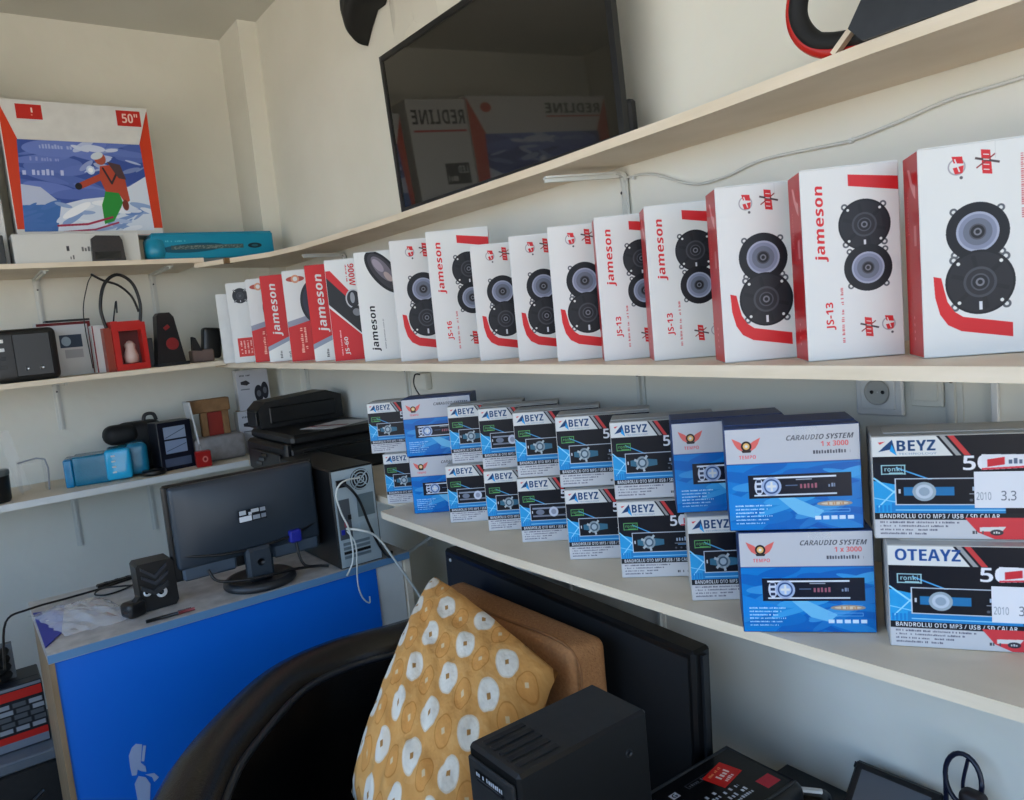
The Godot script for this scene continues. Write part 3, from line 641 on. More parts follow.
func build_shell():
	structure("floor", MB.new().span(Vector3(-2.75, -0.15, -0.15), Vector3(0.15, 0, 5.2)).done(), M.floor)
	structure("ceiling", MB.new().span(Vector3(-2.75, 2.79, -0.15), Vector3(0.15, 2.94, 5.2)).done(), M.ceiling)
	structure("wall_back", MB.new().span(Vector3(-2.75, 0, -0.15), Vector3(0.15, 2.79, 0)).done(), M.wall)
	structure("wall_right", MB.new().span(Vector3(0, 0, 0), Vector3(0.15, 2.79, 5.2)).done(), M.wall)
	var left := MB.new()       # a wide window stands open on the left, out of the picture
	left.span(Vector3(-2.75, 0, 0), Vector3(-2.6, 2.79, 1.0)); left.span(Vector3(-2.75, 0, 4.5), Vector3(-2.6, 2.79, 5.2)); left.span(Vector3(-2.75, 2.50, 1.0), Vector3(-2.6, 2.79, 4.5)); left.span(Vector3(-2.75, 0, 1.0), Vector3(-2.6, 0.75, 4.5))
	structure("wall_left", left.done(), M.wall)
	# the shop front behind the photographer: a wide opening to the street
	var front := MB.new()
	front.span(Vector3(-2.6, 0, 5.05), Vector3(-2.35, 2.79, 5.2)); front.span(Vector3(-0.25, 0, 5.05), Vector3(0, 2.79, 5.2)); front.span(Vector3(-2.35, 2.45, 5.05), Vector3(-0.25, 2.79, 5.2))
	structure("wall_front", front.done(), M.wall)
	structure("trim_1", MB.new().span(Vector3(-0.08, 0, 0), Vector3(0, 2.79, 0.26)).done(), M.wall)      # the pillar in the corner
	structure("street_ground", MB.new().span(Vector3(-30, -0.30, -20), Vector3(22, -0.16, 40)).done(), M.street)

func mid_y(z: float) -> float: return 1.345 + 0.021 * (3.3 - z) / 3.0

func shelf_mesh(outline: Array, y: float, thick: float) -> ArrayMesh:      # outline: (x, z) pairs
	var p := PackedVector2Array()
	for q in outline: p.append(Vector2(q[0], -q[1]))
	return MB.new().prism(p, thick, Vector3(0, y - thick, 0), Basis(Vector3.RIGHT, Vector3.FORWARD, Vector3.UP)).done()

func build_shelves():
	# right wall
	var s := thing("wall_shelf", "long cream shelf board under the television on the right wall", "shelf", Vector3.ZERO)
	part(s, "board", shelf_mesh([[-0.002, 0.27], [-0.082, 0.27], [-0.42, 0.385], [-0.232, 0.71], [-0.189, 0.915], [-0.172, 1.2], [-0.16, 1.5], [-0.165, 2.3], [-0.185, 2.74], [-0.213, 3.05], [-0.235, 3.6], [-0.24, 4.3], [-0.002, 4.3]], 1.77, 0.018), M.shelf)
	label_part(part(s, "tape", MB.new().span(Vector3(-0.345, 1.7505, 0.52), Vector3(-0.315, 1.7715, 0.545)).done(), M.brown_tape), "brown tape over the joint")
	s = thing("wall_shelf", "long cream shelf board carrying the row of loudspeaker cartons", "shelf", Vector3.ZERO)
	var mid := MB.new(); var y0 := mid_y(0.02); var y1 := mid_y(4.3)
	var x := -0.36
	var top := [Vector3(x, y0, 0.27), Vector3(-0.002, y0, 0.27), Vector3(-0.002, y1, 4.3), Vector3(x, y1, 4.3)]
	var down := Vector3(0, -0.018, 0)
	mid.quad(top[0], top[1], top[2], top[3]); mid.quad(top[3] + down, top[2] + down, top[1] + down, top[0] + down)
	for i in 4:
		var j := (i + 1) % 4
		mid.quad(top[i], top[i] + down, top[j] + down, top[j])
	part(s, "board", mid.done(), M.shelf)
	s = thing("wall_shelf", "deep cream shelf board carrying the stacked car radio cartons", "shelf", Vector3.ZERO)
	part(s, "board", shelf_mesh([[-0.002, 0.27], [-0.082, 0.27], [-0.082, 0.002], [-0.32, 0.002], [-0.32, 0.42], [-0.345, 1.15], [-0.300, 1.16], [-0.300, 1.735], [-0.384, 1.745], [-0.386, 1.76], [-0.397, 2.3], [-0.378, 2.87], [-0.355, 3.27], [-0.35, 4.3], [-0.002, 4.3]], 0.96, 0.018), M.shelf)
	# far wall
	s = thing("wall_shelf", "upper cream shelf board on the far wall under the television cartons", "shelf", Vector3.ZERO)
	part(s, "board", MB.new().span(Vector3(-2.598, 1.7702, 0.002), Vector3(-0.39, 1.788, 0.42)).done(), M.shelf)
	s = thing("wall_shelf", "middle cream shelf board on the far wall under the red toy", "shelf", Vector3.ZERO)
	part(s, "board", MB.new().span(Vector3(-2.598, 1.360, 0.002), Vector3(-0.362, 1.378, 0.45)).done(), M.shelf)
	s = thing("wall_shelf", "lower cream shelf board on the far wall under the blue package", "shelf", Vector3.ZERO)
	part(s, "board", MB.new().span(Vector3(-2.598, 0.942, 0.002), Vector3(-0.322, 0.960, 0.42)).done(), M.shelf)
	label_part(part(s, "edge_strip", MB.new().span(Vector3(-2.598, 0.938, 0.42), Vector3(-0.322, 0.962, 0.428)).done(), M.shelf_white), "pale edge strip")

# ------------------------------------------------------------------ cartons
# a carton whose near lower left corner stands at (x, y, z); rot: degrees its face turns towards the room
func place_carton(called: String, label: String, group: String, size: Vector3, corner: Vector3, rot: float, mesh: Mesh, flap_mat: Material, flap_mesh: Mesh) -> Node3D:
	var a := deg_to_rad(rot)
	var centre := corner + Vector3(cos(a), 0, sin(a)) * size.x / 2 + Vector3(sin(a), 0, -cos(a)) * size.z / 2
	var t := thing(called, label, "carton", centre, -a, group)
	part(t, "body", mesh)
	part(t, "flap", flap_mesh, flap_mat, Vector3(0, size.y, 0))
	return t

func build_speaker_cartons():
	var swoosh := printed(print_swoosh()); var js13 := printed(print_named("JS-13")); var js16 := printed(print_named("JS-16")); var black_name := printed(print_black_name()); var power := printed(print_power()); var red_name := printed(print_red_name()); var grille := printed(print_grille()); var woofer := printed(print_small_woofer()); var spine := printed(print_spine(), 0.3)
	var small := Vector3(0.125, 0.255, 0.07); var big := Vector3(0.150, 0.308, 0.075); var tall := Vector3(0.142, 0.303, 0.075)
	var looks := {}
	for k in [["swoosh", small, swoosh], ["js13", small, js13], ["js16", big, js16], ["swoosh16", big, swoosh], ["black", tall, black_name], ["power", tall, power], ["red", tall, red_name], ["grille", tall, grille], ["woofer", tall, woofer]]:
		var red_side: bool = k[0] in ["swoosh", "js13", "js16", "swoosh16"]
		var side: Material = M.carton_red if k[0] in ["red"] else M.carton_white
		var mats := {"front": k[2], "side": side, "left": spine if red_side else side}
		if red_side: mats["right"] = M.carton_red
		var sz: Vector3 = k[1]
		looks[k[0]] = [sz, carton(sz, 0.0012, mats), box_mesh(Vector3(sz.x * 0.97, 0.0012, sz.z * 0.94)), side]
	var plain := Vector3(0.10, 0.27, 0.05)
	looks["plain"] = [plain, carton(plain, 0.0012, {"side": M.carton_white}), box_mesh(Vector3(0.096, 0.0012, 0.046)), M.carton_white]
	var redbox := Vector3(0.11, 0.25, 0.07)
	var red_grain := grained(Color(0.66, 0.08, 0.10), Color(0.78, 0.14, 0.15), 0.4, 0.06, Vector3(8, 8, 8), 31, 0.6)
	looks["redbox"] = [redbox, carton(redbox, 0.002, {"side": red_grain}), box_mesh(Vector3(0.105, 0.0012, 0.066)), M.carton_red]
	var g := "loudspeaker cartons in a row on the middle shelf"
	var row := [
		["redbox", -0.178, 3.268, 50.0, "red carton at the end of the loudspeaker row, past the cartons with red sides"],
		["swoosh", -0.285, 3.143, 50.0, "white loudspeaker carton above the white socket, red swoosh, next to the plain red carton"],
		["js13", -0.322, 3.006, 44.0, "white carton with red vertical name, wide red side and both loudspeakers showing"],
		["swoosh", -0.340, 2.880, 40.0, "white carton with red swoosh between two cartons with red vertical names"],
		["js13", -0.312, 2.712, 40.0, "white carton with red vertical name overlapping another of the same kind"],
		["js13", -0.312, 2.590, 40.0, "white carton with red vertical name half covered by another of the same kind"],
		["swoosh", -0.320, 2.468, 40.0, "white carton with red swoosh standing against the half covered red lettered carton"],
		["swoosh", -0.310, 2.330, 38.0, "white carton with red swoosh, middle one of three alike side by side"],
		["swoosh", -0.306, 2.180, 36.0, "white carton with red swoosh next to the taller red lettered carton"],
		["js16", -0.312, 2.005, 36.0, "tall white carton with red lettering up its edge between two swoosh cartons"],
		["swoosh16", -0.318, 1.830, 36.0, "tall white carton with red swoosh next to the black lettered carton"],
		["black", -0.315, 1.610, 36.0, "white carton with black vertical lettering and a big black oval loudspeaker"],
		["power", -0.318, 1.410, 36.0, "white carton with black diagonal band and red lower corner"],
		["red", -0.322, 1.262, 36.0, "red carton with white vertical lettering next to the black banded carton"],
		["grille", -0.330, 1.082, 36.0, "white and red carton with dark oval grille between the two red lettered cartons"],
		["red", -0.345, 0.905, 36.0, "red carton with white vertical lettering between two oval grille cartons"],
		["grille", -0.352, 0.770, 36.0, "white and red carton with dark oval grille next to the small woofer carton"],
		["woofer", -0.375, 0.600, 36.0, "white carton with a small round woofer and a red square"],
		["plain", -0.385, 0.490, 30.0, "plain thin white carton at the corner end of the loudspeaker row"]]
	for r in row:
		var k: Array = looks[r[0]]
		place_carton("speaker_carton", r[4], g, k[0], Vector3(r[1], mid_y(r[2] - 0.05) + 0.0008, r[2]), r[3], k[1], k[3], k[2])

func build_radio_cartons():
	var fronts := [printed(print_radio(0, "ABEYZ"), 0.32), printed(print_radio(1, "ABEYZ"), 0.32), printed(print_radio(2, "ABEYZ"), 0.32), printed(print_radio(1, "OTEAYZ"), 0.32)]
	var top := printed(print_radio_top(), 0.45); var winged := printed(print_winged(), 0.25)
	var sr := Vector3(0.184, 0.1405, 0.094); var sw := Vector3(0.180, 0.149, 0.106); var s8 := Vector3(0.215, 0.1405, 0.088)
	var meshes := []; var wide := []
	for f in fronts:
		meshes.append(carton(sr, 0.0012, {"front": f, "top": top, "right": M.carton_dark, "back": M.carton_dark, "side": M.carton_grey})); wide.append(carton(s8, 0.0012, {"front": f, "top": top, "right": M.carton_dark, "back": M.carton_dark, "side": M.carton_grey}))
	var wing_mesh := carton(sw, 0.0012, {"front": winged, "top": M.carton_blue, "left": M.carton_blue, "side": M.carton_blue})
	var flap_r := box_mesh(Vector3(sr.x * 0.98, 0.0011, sr.z * 0.47)); var flap_w := box_mesh(Vector3(sw.x * 0.98, 0.0011, sw.z * 0.47))
	var g := "car radio cartons stacked in pairs on the lower shelf"
	# look, x, z, turn, layer, label
	var lower := [
		[0, -0.334, 1.690, 42.0, "lower black and blue radio carton beside the computer tower"],
		[9, -0.342, 1.856, 42.0, "lower blue radio carton with silver head beside the computer tower end of the row"],
		[2, -0.332, 2.018, 42.0, "lower black radio carton next to the far lower blue carton"],
		[0, -0.316, 2.160, 42.0, "lower black radio carton, second from the far lower blue carton"],
		[2, -0.322, 2.296, 44.0, "lower black radio carton, third from the far lower blue carton"],
		[0, -0.334, 2.468, 46.0, "lower black radio carton, fourth from the far lower blue carton"],
		[0, -0.342, 2.622, 47.0, "lower black radio carton showing its whole 50, between its alike neighbours"],
		[0, -0.346, 2.788, 46.0, "lower black radio carton under the tilted half covered blue carton"],
		[9, -0.390, 2.922, 50.0, "lower blue radio carton with silver head and red winged badge, at the shelf edge"],
		[3, -0.300, 3.092, 57.0, "lower black radio carton with blurred blue name and a red foot"]]
	var upper := [
		[0, -0.346, 1.650, 42.0, "upper black and blue radio carton beside the printer"],
		[9, -0.343, 1.850, 42.0, "upper blue radio carton with silver head near the printer"],
		[0, -0.306, 2.012, 42.0, "upper black radio carton partly hidden next to the far upper blue carton"],
		[2, -0.304, 2.144, 42.0, "upper black radio carton, second from the far upper blue carton"],
		[0, -0.317, 2.296, 44.0, "upper black radio carton, third from the far upper blue carton"],
		[0, -0.327, 2.450, 46.0, "upper black radio carton, fourth from the far upper blue carton"],
		[0, -0.334, 2.612, 47.0, "upper black radio carton touching the half covered blue carton"],
		[9, -0.341, 2.764, 46.0, "upper blue radio carton with silver head, half covered by the blue carton before it"],
		[9, -0.394, 2.912, 50.0, "upper blue radio carton with silver head and red winged badge, wholly in view"],
		[1, -0.288, 3.070, 57.0, "upper black radio carton with white price label under the wall socket"]]
	for layer in 2:
		var rows: Array = [lower, upper][layer]
		for i in rows.size():
			var r: Array = rows[i]
			var big: bool = i == 9
			var sz: Vector3 = sw if r[0] == 9 else (s8 if big else sr)
			var y: float = 0.9605
			if layer == 1: y += (0.1505 if lower[i][0] == 9 else 0.1420)
			var t := place_carton("radio_carton", r[4], g, sz, Vector3(r[1], y, r[2]), r[3], wing_mesh if r[0] == 9 else (wide[r[0]] if big else meshes[r[0]]), M.carton_blue if r[0] == 9 else M.carton_grey, flap_w if r[0] == 9 else flap_r)
			if big:
				var lab := MB.new(); lab.quad_uv(Vector3(0, 0.048, 0), Vector3(0.075, 0.048, 0), Vector3(0.075, 0, 0), Vector3.ZERO)
				label_part(part(t, "price_label", lab.done(), printed(print_sticker(), 0.5), Vector3(0.012, 0.043 if layer == 1 else 0.040, sz.z / 2 + 0.0006)), "white price label written on by hand")
			if r[0] == 9:
				label_part(part(t, "tape", MB.new().box(Vector3(0, 0, 0), Vector3(0.03, 0.018, 0.0004)).done(), M.clear, Vector3(0.02, sz.y - 0.010, sz.z / 2 + 0.0004)), "clear tape over the edge")

# ------------------------------------------------------------------ on the shelf under the ceiling of the right wall
func build_upper_right_shelf():
	# television, facing the room, leaning a little forward
	var tv := thing("television", "large black flat television standing on the top right shelf", "television", Vector3(-0.097, 1.7706, 2.022))
	tv.basis = Basis(Vector3(0, 0, 1), deg_to_rad(2.6)) * Basis(Vector3.UP, deg_to_rad(-89.0))
	var w := 0.918; var h := 0.452; var b := 0.016
	var bez := MB.new()
	bez.span(Vector3(-w / 2, 0, 0.0), Vector3(-w / 2 + b, h, 0.016)); bez.span(Vector3(w / 2 - b, 0, 0.0), Vector3(w / 2, h, 0.016)); bez.span(Vector3(-w / 2 + b, h - b, 0.0), Vector3(w / 2 - b, h, 0.016)); bez.span(Vector3(-w / 2 + b, 0, 0.0), Vector3(w / 2 - b, 0.022, 0.016))
	part(tv, "bezel", bez.done(), M.black)
	var scr := flat(Color(0.145, 0.138, 0.118), 0.03); scr.metallic_specular = 0.55
	part(tv, "screen", MB.new().span(Vector3(-w / 2 + b, 0.022, 0.004), Vector3(w / 2 - b, h - b, 0.013)).done(), scr)
	part(tv, "back_housing", carton(Vector3(w * 0.96, h * 0.92, 0.012), 0.003, {}), M.black_matt, Vector3(0, h * 0.04, -0.006))
	part(tv, "lower_housing", carton(Vector3(w * 0.99, 0.085, 0.024), 0.006, {}), M.black_matt, Vector3(0.010, 0.004, -0.0122))
	part(tv, "maker_mark", MB.new().span(Vector3(-0.016, 0.008, 0.016), Vector3(0.016, 0.015, 0.0164)).done(), M.white_plastic)
	# black machine with a padded handle
	var t := thing("power_tool", "black tool case with red edged padded handle on the top right shelf", "tool", Vector3(-0.16, 1.7706, 3.10))
	var body := PackedVector2Array([Vector2(-0.055, 0.0), Vector2(-0.075, 0.022), Vector2(-0.04, 0.075), Vector2(-0.018, 0.16), Vector2(0.20, 0.18), Vector2(0.24, 0.10), Vector2(0.24, 0.0)])
	var turn := Basis(Vector3(0, 0, 1), Vector3.UP, Vector3(-1, 0, 0))
	part(t, "body", MB.new().prism(body, 0.10, Vector3(0.04, 0, 0), turn).done(), M.dusty_black)
	var path := [Vector3(0, 0.19, -0.135), Vector3(0, 0.135, -0.172), Vector3(0, 0.098, -0.186), Vector3(0, 0.070, -0.182), Vector3(0, 0.044, -0.163), Vector3(0, 0.032, -0.138), Vector3(0, 0.024, -0.10), Vector3(0, 0.018, -0.06)]
	label_part(part(t, "handle", tube_mesh(path, 0.0145, 10), M.black_matt), "black padded handle")
	var edge := []
	for i in path.size(): edge.append(path[i] + Vector3(0, -0.006 if i > 2 else 0.0, -0.009 if i < 5 else -0.003) + Vector3(0, -0.006 if i > 4 else 0.0, 0))
	label_part(part(t, "handle_edge", tube_mesh(edge, 0.0105, 8), M.red_plastic), "red edging of the handle")
	label_part(part(t, "strap", MB.new().box(Vector3(-0.02, 0.026, -0.098), Vector3(0.012, 0.058, 0.008), Basis(Vector3.RIGHT, 0.85)).done(), M.shelf), "cream strap across the handle")
	label_part(part(t, "arm", tube_mesh([Vector3(-0.02, 0.03, -0.080), Vector3(-0.02, 0.055, -0.062), Vector3(-0.02, 0.10, -0.045), Vector3(-0.02, 0.17, -0.030)], 0.005, 6), M.carton_white), "pale curved arm along the case")
	label_part(part(t, "white_mark", MB.new().span(Vector3(-0.0605, 0.052, -0.045), Vector3(-0.0600, 0.058, -0.012)).done(), M.white_plastic), "white lettering stroke")
	# something black and hooded, hung up in thin film
	var hd := thing("hanging_hood", "black curved hood in thin clear film hung high on the right wall", "hood", Vector3(-0.002, 2.36, 1.34))
	var hood := MB.new(true); var n := 14
	var outl := [Vector2(-0.105, 0.22), Vector2(-0.140, 0.17), Vector2(-0.145, 0.10), Vector2(-0.125, 0.04), Vector2(-0.095, 0.012), Vector2(-0.05, 0.055), Vector2(0.0, 0.092), Vector2(0.05, 0.090), Vector2(0.10, 0.13), Vector2(0.15, 0.20), Vector2(0.13, 0.27), Vector2(0.0, 0.30), Vector2(-0.07, 0.27)]
	var rings := []
	for k in n:
		var f := float(k) / (n - 1); var s := sqrt(maxf(1.0 - pow(f, 2.6), 0.0)); var ring := PackedVector3Array()
		for q in outl: ring.append(Vector3(-0.10 * f, 0.15 + (q.y - 0.15) * (0.2 + 0.8 * s), q.x * (0.2 + 0.8 * s)))
		rings.append(ring)
	for k in n - 1: hood.join(rings[k], rings[k + 1])
	hood.cap(rings[-1]); hood.cap(rings[0], true)
	part(hd, "hood", hood.done(), grained(Color(0.03, 0.03, 0.03), Color(0.07, 0.07, 0.065), 0.6, 0.02, Vector3(6, 6, 6), 41))
	var film := MB.new(true); var rg := RandomNumberGenerator.new(); rg.seed = 5
	var grid := []
	for j in 7:
		var line := []
		for i in 9:
			var a := float(i) / 8; var bb := float(j) / 6
			line.append(Vector3(-0.006 - 0.03 * sin(PI * a) * sin(PI * clampf(bb * 1.1, 0, 1)) - rg.randf() * 0.014, -0.02 + 0.40 * bb - 0.14 * absf(a - 0.5) * (1 - bb), 0.10 + 0.26 * a + rg.randf_range(-0.012, 0.012)))
		grid.append(line)
	for j in 6:
		for i in 8: film.quad(grid[j][i], grid[j + 1][i], grid[j + 1][i + 1], grid[j][i + 1])
	label_part(part(hd, "film", film.done(), M.thin_film), "thin crumpled clear film")
	part(hd, "hook", tube_mesh([Vector3(0.0, 0.31, 0.0), Vector3(-0.03, 0.31, 0.0), Vector3(-0.035, 0.29, 0.0)], 0.003, 6), M.steel_white)

# ------------------------------------------------------------------ goods on the three shelves of the far wall
func tv_carton(called: String, label: String, w: float, h: float, at: Vector3, front: Material, picture: Material, tags: bool):
	var t := thing(called, label, "carton", at)
	part(t, "body", carton(Vector3(w, h, 0.13), 0.003, {"front": front, "side": M.carton_white}), null)
	var pic := MB.new(); pic.quad_uv(Vector3(-0.41 * w, 0.715 * h, 0), Vector3(0.41 * w, 0.715 * h, 0), Vector3(0.43 * w, 0.04 * h, 0), Vector3(-0.45 * w, 0.04 * h, 0))
	part(t, "picture", pic.done(), picture, Vector3(0, 0, 0.0658))
	var flap := PackedVector2Array([Vector2(-0.495 * w, 0.995 * h), Vector2(-0.405 * w, 0.712 * h), Vector2(0.405 * w, 0.712 * h), Vector2(0.495 * w, 0.995 * h)])
	if tags:
		label_part(part(t, "flap", MB.new().prism(flap, 0.004, Vector3(0, 0, 0.0655)).done(), M.carton_white), "white tapered flap")
		var p := Pic.new(96, 0.55, Color(0.74, 0.16, 0.13)); p.text("50\"", 0.22, 0.10, 0.66, 0.34, Color(0.92, 0.80, 0.76))
		var q := MB.new(); q.quad_uv(Vector3(0, 0.058, 0), Vector3(0.085, 0.058, 0), Vector3(0.085, 0, 0), Vector3.ZERO)
		label_part(part(t, "size_tag", q.done(), printed(p.done()), Vector3(0.27 * w, 0.85 * h, 0.0700)), "red tag with white figures")
		var p2 := Pic.new(96, 0.55, Color(0.74, 0.16, 0.13)); p2.rect(0.58, 0.12, 0.07, 0.18, Color(0.92, 0.84, 0.8)); p2.rect(0.56, 0.36, 0.06, 0.06, Color(0.85, 0.5, 0.45))
		var q2 := MB.new(); q2.quad_uv(Vector3(0, 0.052, 0), Vector3(0.082, 0.052, 0), Vector3(0.082, 0, 0), Vector3.ZERO)
		label_part(part(t, "red_tag", q2.done(), printed(p2.done()), Vector3(-0.39 * w, 0.86 * h, 0.0700)), "red tag")

func build_far_wall_goods():
	# ---- top shelf
	var y := 1.7884
	var t := thing("flat_carton", "long flat white carton lying under the skier television carton", "carton", Vector3(-0.815, y, 0.27))
	var pw := Pic.new(320, 0.20, Color(0.82, 0.82, 0.80)); pw.fine(0.40, 0.07, 0.06, 0.05, Color(0.25, 0.25, 0.26)); pw.fine(0.52, 0.09, 0.12, 0.035, Color(0.4, 0.4, 0.4)); pw.fine(0.66, 0.08, 0.07, 0.05, Color(0.3, 0.3, 0.3)); pw.fine(0.42, 0.15, 0.04, 0.03, Color(0.4, 0.4, 0.4))
	part(t, "body", carton(Vector3(0.41, 0.105, 0.24), 0.002, {"front": printed(pw.done(), 0.5), "side": M.carton_white}))
	part(t, "flap", box_mesh(Vector3(0.40, 0.001, 0.11)), M.carton_white, Vector3(0, 0.105, 0.05))
	var pic := printed(print_snow(true), 0.35); var pic2 := printed(print_snow(false), 0.35)
	tv_carton("television_carton", "television carton with a skier picture and orange bars on the top far shelf", 0.500, 0.490, Vector3(-0.742, y + 0.107, 0.225), printed(print_tv_front("")), pic, true)
	tv_carton("television_carton", "television carton with blue picture and a name on its white banner, by the left wall", 1.02, 0.68, Vector3(-1.90, y, 0.235), printed(print_tv_front("REDLINE")), pic2, false)
	t = thing("television_carton", "white television carton with black name and rule next to the skier carton", "carton", Vector3(-1.205, y, 0.235))
	part(t, "body", carton(Vector3(0.36, 0.66, 0.13), 0.003, {"front": printed(print_redline_side()), "side": M.carton_white}))
	part(t, "flap", box_mesh(Vector3(0.35, 0.001, 0.06)), M.carton_white, Vector3(0, 0.66, 0.03))
	t = thing("black_carton", "small black carton on the top far shelf beside the flat white carton", "carton", Vector3(-1.10, y, 0.355))
	part(t, "body", carton(Vector3(0.11, 0.10, 0.09), 0.002, {}), M.black); part(t, "flap", box_mesh(Vector3(0.105, 0.001, 0.04)), M.dark_grey, Vector3(0, 0.10, 0))
	# rounded brown black loudspeaker
	t = thing("rounded_speaker", "small dark brown rounded loudspeaker between the flat white carton and the teal box", "speaker", Vector3(-0.723, y, 0.40))
	var sp := PackedVector2Array([Vector2(-0.056, 0), Vector2(0.056, 0), Vector2(0.052, 0.075), Vector2(0.044, 0.092), Vector2(-0.036, 0.094), Vector2(-0.052, 0.082)])
	part(t, "case", MB.new().prism(sp, 0.018, Vector3(0, 0, -0.008)).done(), grained(Color(0.06, 0.045, 0.04), Color(0.16, 0.09, 0.07), 0.3, 0.03, Vector3(10, 10, 10), 51))
	part(t, "front_plate", MB.new().span(Vector3(-0.046, 0.008, 0.0098), Vector3(0.040, 0.034, 0.0118)).done(), M.black_gloss)
	# teal keyboard box
	t = thing("keyboard_box", "long teal box with a printed strip on the top far shelf in the corner", "box", Vector3(-0.325, y, 0.292), deg_to_rad(-3))
	var teal := flat(Color(0.05, 0.52, 0.64), 0.3)
	part(t, "body", carton(Vector3(0.47, 0.098, 0.20), 0.004, {"front": printed(print_keyboard_side(), 0.3), "side": teal}))
	part(t, "lid", box_mesh(Vector3(0.462, 0.006, 0.192), 0.002), teal, Vector3(0, 0.098, 0))
	label_part(part(t, "end_bulge", MB.new(true).lathe([Vector2(0.001, 0), Vector2(0.036, 0.004), Vector2(0.042, 0.03), Vector2(0.038, 0.072), Vector2(0.02, 0.086), Vector2(0.001, 0.088)], 20, Vector3(-0.218, 0.002, 0.072)).done(), teal), "rounded teal end")
	# ---- middle shelf
	y = 1.3784
	t = thing("car_stereo", "black dusty car stereo unit on the middle far shelf", "stereo", Vector3(-1.035, y, 0.340))
	part(t, "case", rounded(Vector3(0.20, 0.185, 0.17), 0.022, 6), M.dusty_black)
	part(t, "front_plate", carton(Vector3(0.115, 0.15, 0.008), 0.003, {}), M.black, Vector3(0.022, 0.018, 0.0855))
	for k in 2: label_part(part(t, "knob", MB.new(true).cone(Vector3(0, 0, 0), Vector3(0, 0, 0.010), 0.008, 0.006, 12).done(), M.chrome, Vector3(-0.002 + 0.045 * k, 0.045, 0.090)), "small shiny knob")
	for k in 4: part(t, "button", box_mesh(Vector3(0.022, 0.012, 0.004), 0.001), M.white_plastic if k > 1 else M.dark_grey, Vector3(-0.072, 0.05 + 0.03 * k, 0.0860))
	t = thing("leaning_carton", "white carton with dark red edges and a small blue picture behind the car stereo", "carton", Vector3(-0.888, y, 0.205), deg_to_rad(4))
	var pc := Pic.new(192, 1.0, Color(0.80, 0.80, 0.80)); pc.rect(0.38, 0.24, 0.42, 0.24, Color(0.20, 0.26, 0.34)); pc.disc(0.50, 0.36, 0.09, Color(0.6, 0.68, 0.75)); pc.rect(0.45, 0.52, 0.34, 0.16, Color(0.66, 0.66, 0.68)); pc.rect(0.94, 0, 0.06, 1.0, Color(0.45, 0.10, 0.10)); pc.rect(0, 0, 1, 0.05, Color(0.42, 0.10, 0.12))
	part(t, "body", carton(Vector3(0.185, 0.205, 0.07), 0.002, {"front": printed(pc.done(), 0.45), "top": M.carton_dark, "side": M.carton_white}))
	part(t, "lid", box_mesh(Vector3(0.15, 0.008, 0.06), 0.002), M.dark_grey, Vector3(0.018, 0.2055, 0))
	t = thing("slim_carton", "slim white carton with red corner leaning beside the red toy", "carton", Vector3(-0.782, y, 0.300))
	var ps := Pic.new(96, 3.2, Color(0.78, 0.77, 0.76)); ps.rect(0.70, 1.9, 0.30, 1.3, Color(0.72, 0.14, 0.12)); ps.rect(0.0, 0, 0.10, 3.2, Color(0.45, 0.12, 0.12)); ps.rect(0.74, 1.7, 0.26, 0.35, INK)
	part(t, "body", carton(Vector3(0.052, 0.180, 0.06), 0.0015, {"front": printed(ps.done(), 0.45), "side": M.carton_white})); part(t, "flap", box_mesh(Vector3(0.05, 0.001, 0.028)), M.carton_white, Vector3(0, 0.18, 0))
	# red hooped toy: an open red frame with a figure inside and a black cable loop above
	t = thing("red_display_stand", "red open fronted stand with a loop of black cable rising from it", "stand", Vector3(-0.692, y, 0.345), deg_to_rad(5))
	var fr := MB.new(); fr.span(Vector3(-0.058, 0, -0.03), Vector3(-0.036, 0.188, 0.03)); fr.span(Vector3(0.046, 0, -0.03), Vector3(0.062, 0.180, 0.03)); fr.span(Vector3(-0.036, 0.150, -0.03), Vector3(0.046, 0.186, 0.03)); fr.span(Vector3(-0.036, 0, -0.03), Vector3(0.046, 0.024, 0.03))
	part(t, "frame", fr.done(), M.red_plastic); label_part(part(t, "back", box_mesh(Vector3(0.084, 0.128, 0.006)), flat(Color(0.36, 0.06, 0.04), 0.4), Vector3(0.005, 0.023, -0.026)), "dark red back")
	label_part(part(t, "figure", MB.new(true).lathe([Vector2(0.001, 0), Vector2(0.024, 0.004), Vector2(0.027, 0.03), Vector2(0.018, 0.055), Vector2(0.020, 0.072), Vector2(0.010, 0.085), Vector2(0.001, 0.088)], 16).done(), flat(Color(0.80, 0.70, 0.66), 0.4), Vector3(0.006, 0.024, -0.004)), "pale figure inside")
	label_part(part(t, "side_rail", MB.new().span(Vector3(-0.085, 0, -0.02), Vector3(-0.0585, 0.165, 0.02)).done(), flat(Color(0.55, 0.20, 0.12), 0.4)), "brownish red rail")
	label_part(part(t, "cable_loop", tube_mesh([Vector3(-0.062, 0.15, -0.01), Vector3(-0.075, 0.24, -0.01), Vector3(-0.05, 0.33, -0.01), Vector3(0.0, 0.365, -0.01), Vector3(0.05, 0.33, -0.012), Vector3(0.068, 0.25, -0.012), Vector3(0.056, 0.17, -0.012)], 0.0062, 8), M.cable_black), "thick black cable loop")
	label_part(part(t, "cable_end", tube_mesh([Vector3(-0.09, 0.37, -0.012), Vector3(-0.05, 0.345, -0.012), Vector3(0.0, 0.325, -0.014), Vector3(0.042, 0.28, -0.016), Vector3(0.06, 0.22, -0.018)], 0.0045, 8), M.cable_black), "second cable strand")
	label_part(part(t, "thin_wire", tube_mesh([Vector3(-0.12, 0.02, -0.06), Vector3(-0.125, 0.22, -0.06), Vector3(-0.10, 0.33, -0.05), Vector3(-0.085, 0.365, -0.03)], 0.002, 6), M.cable_black), "thin black wire")
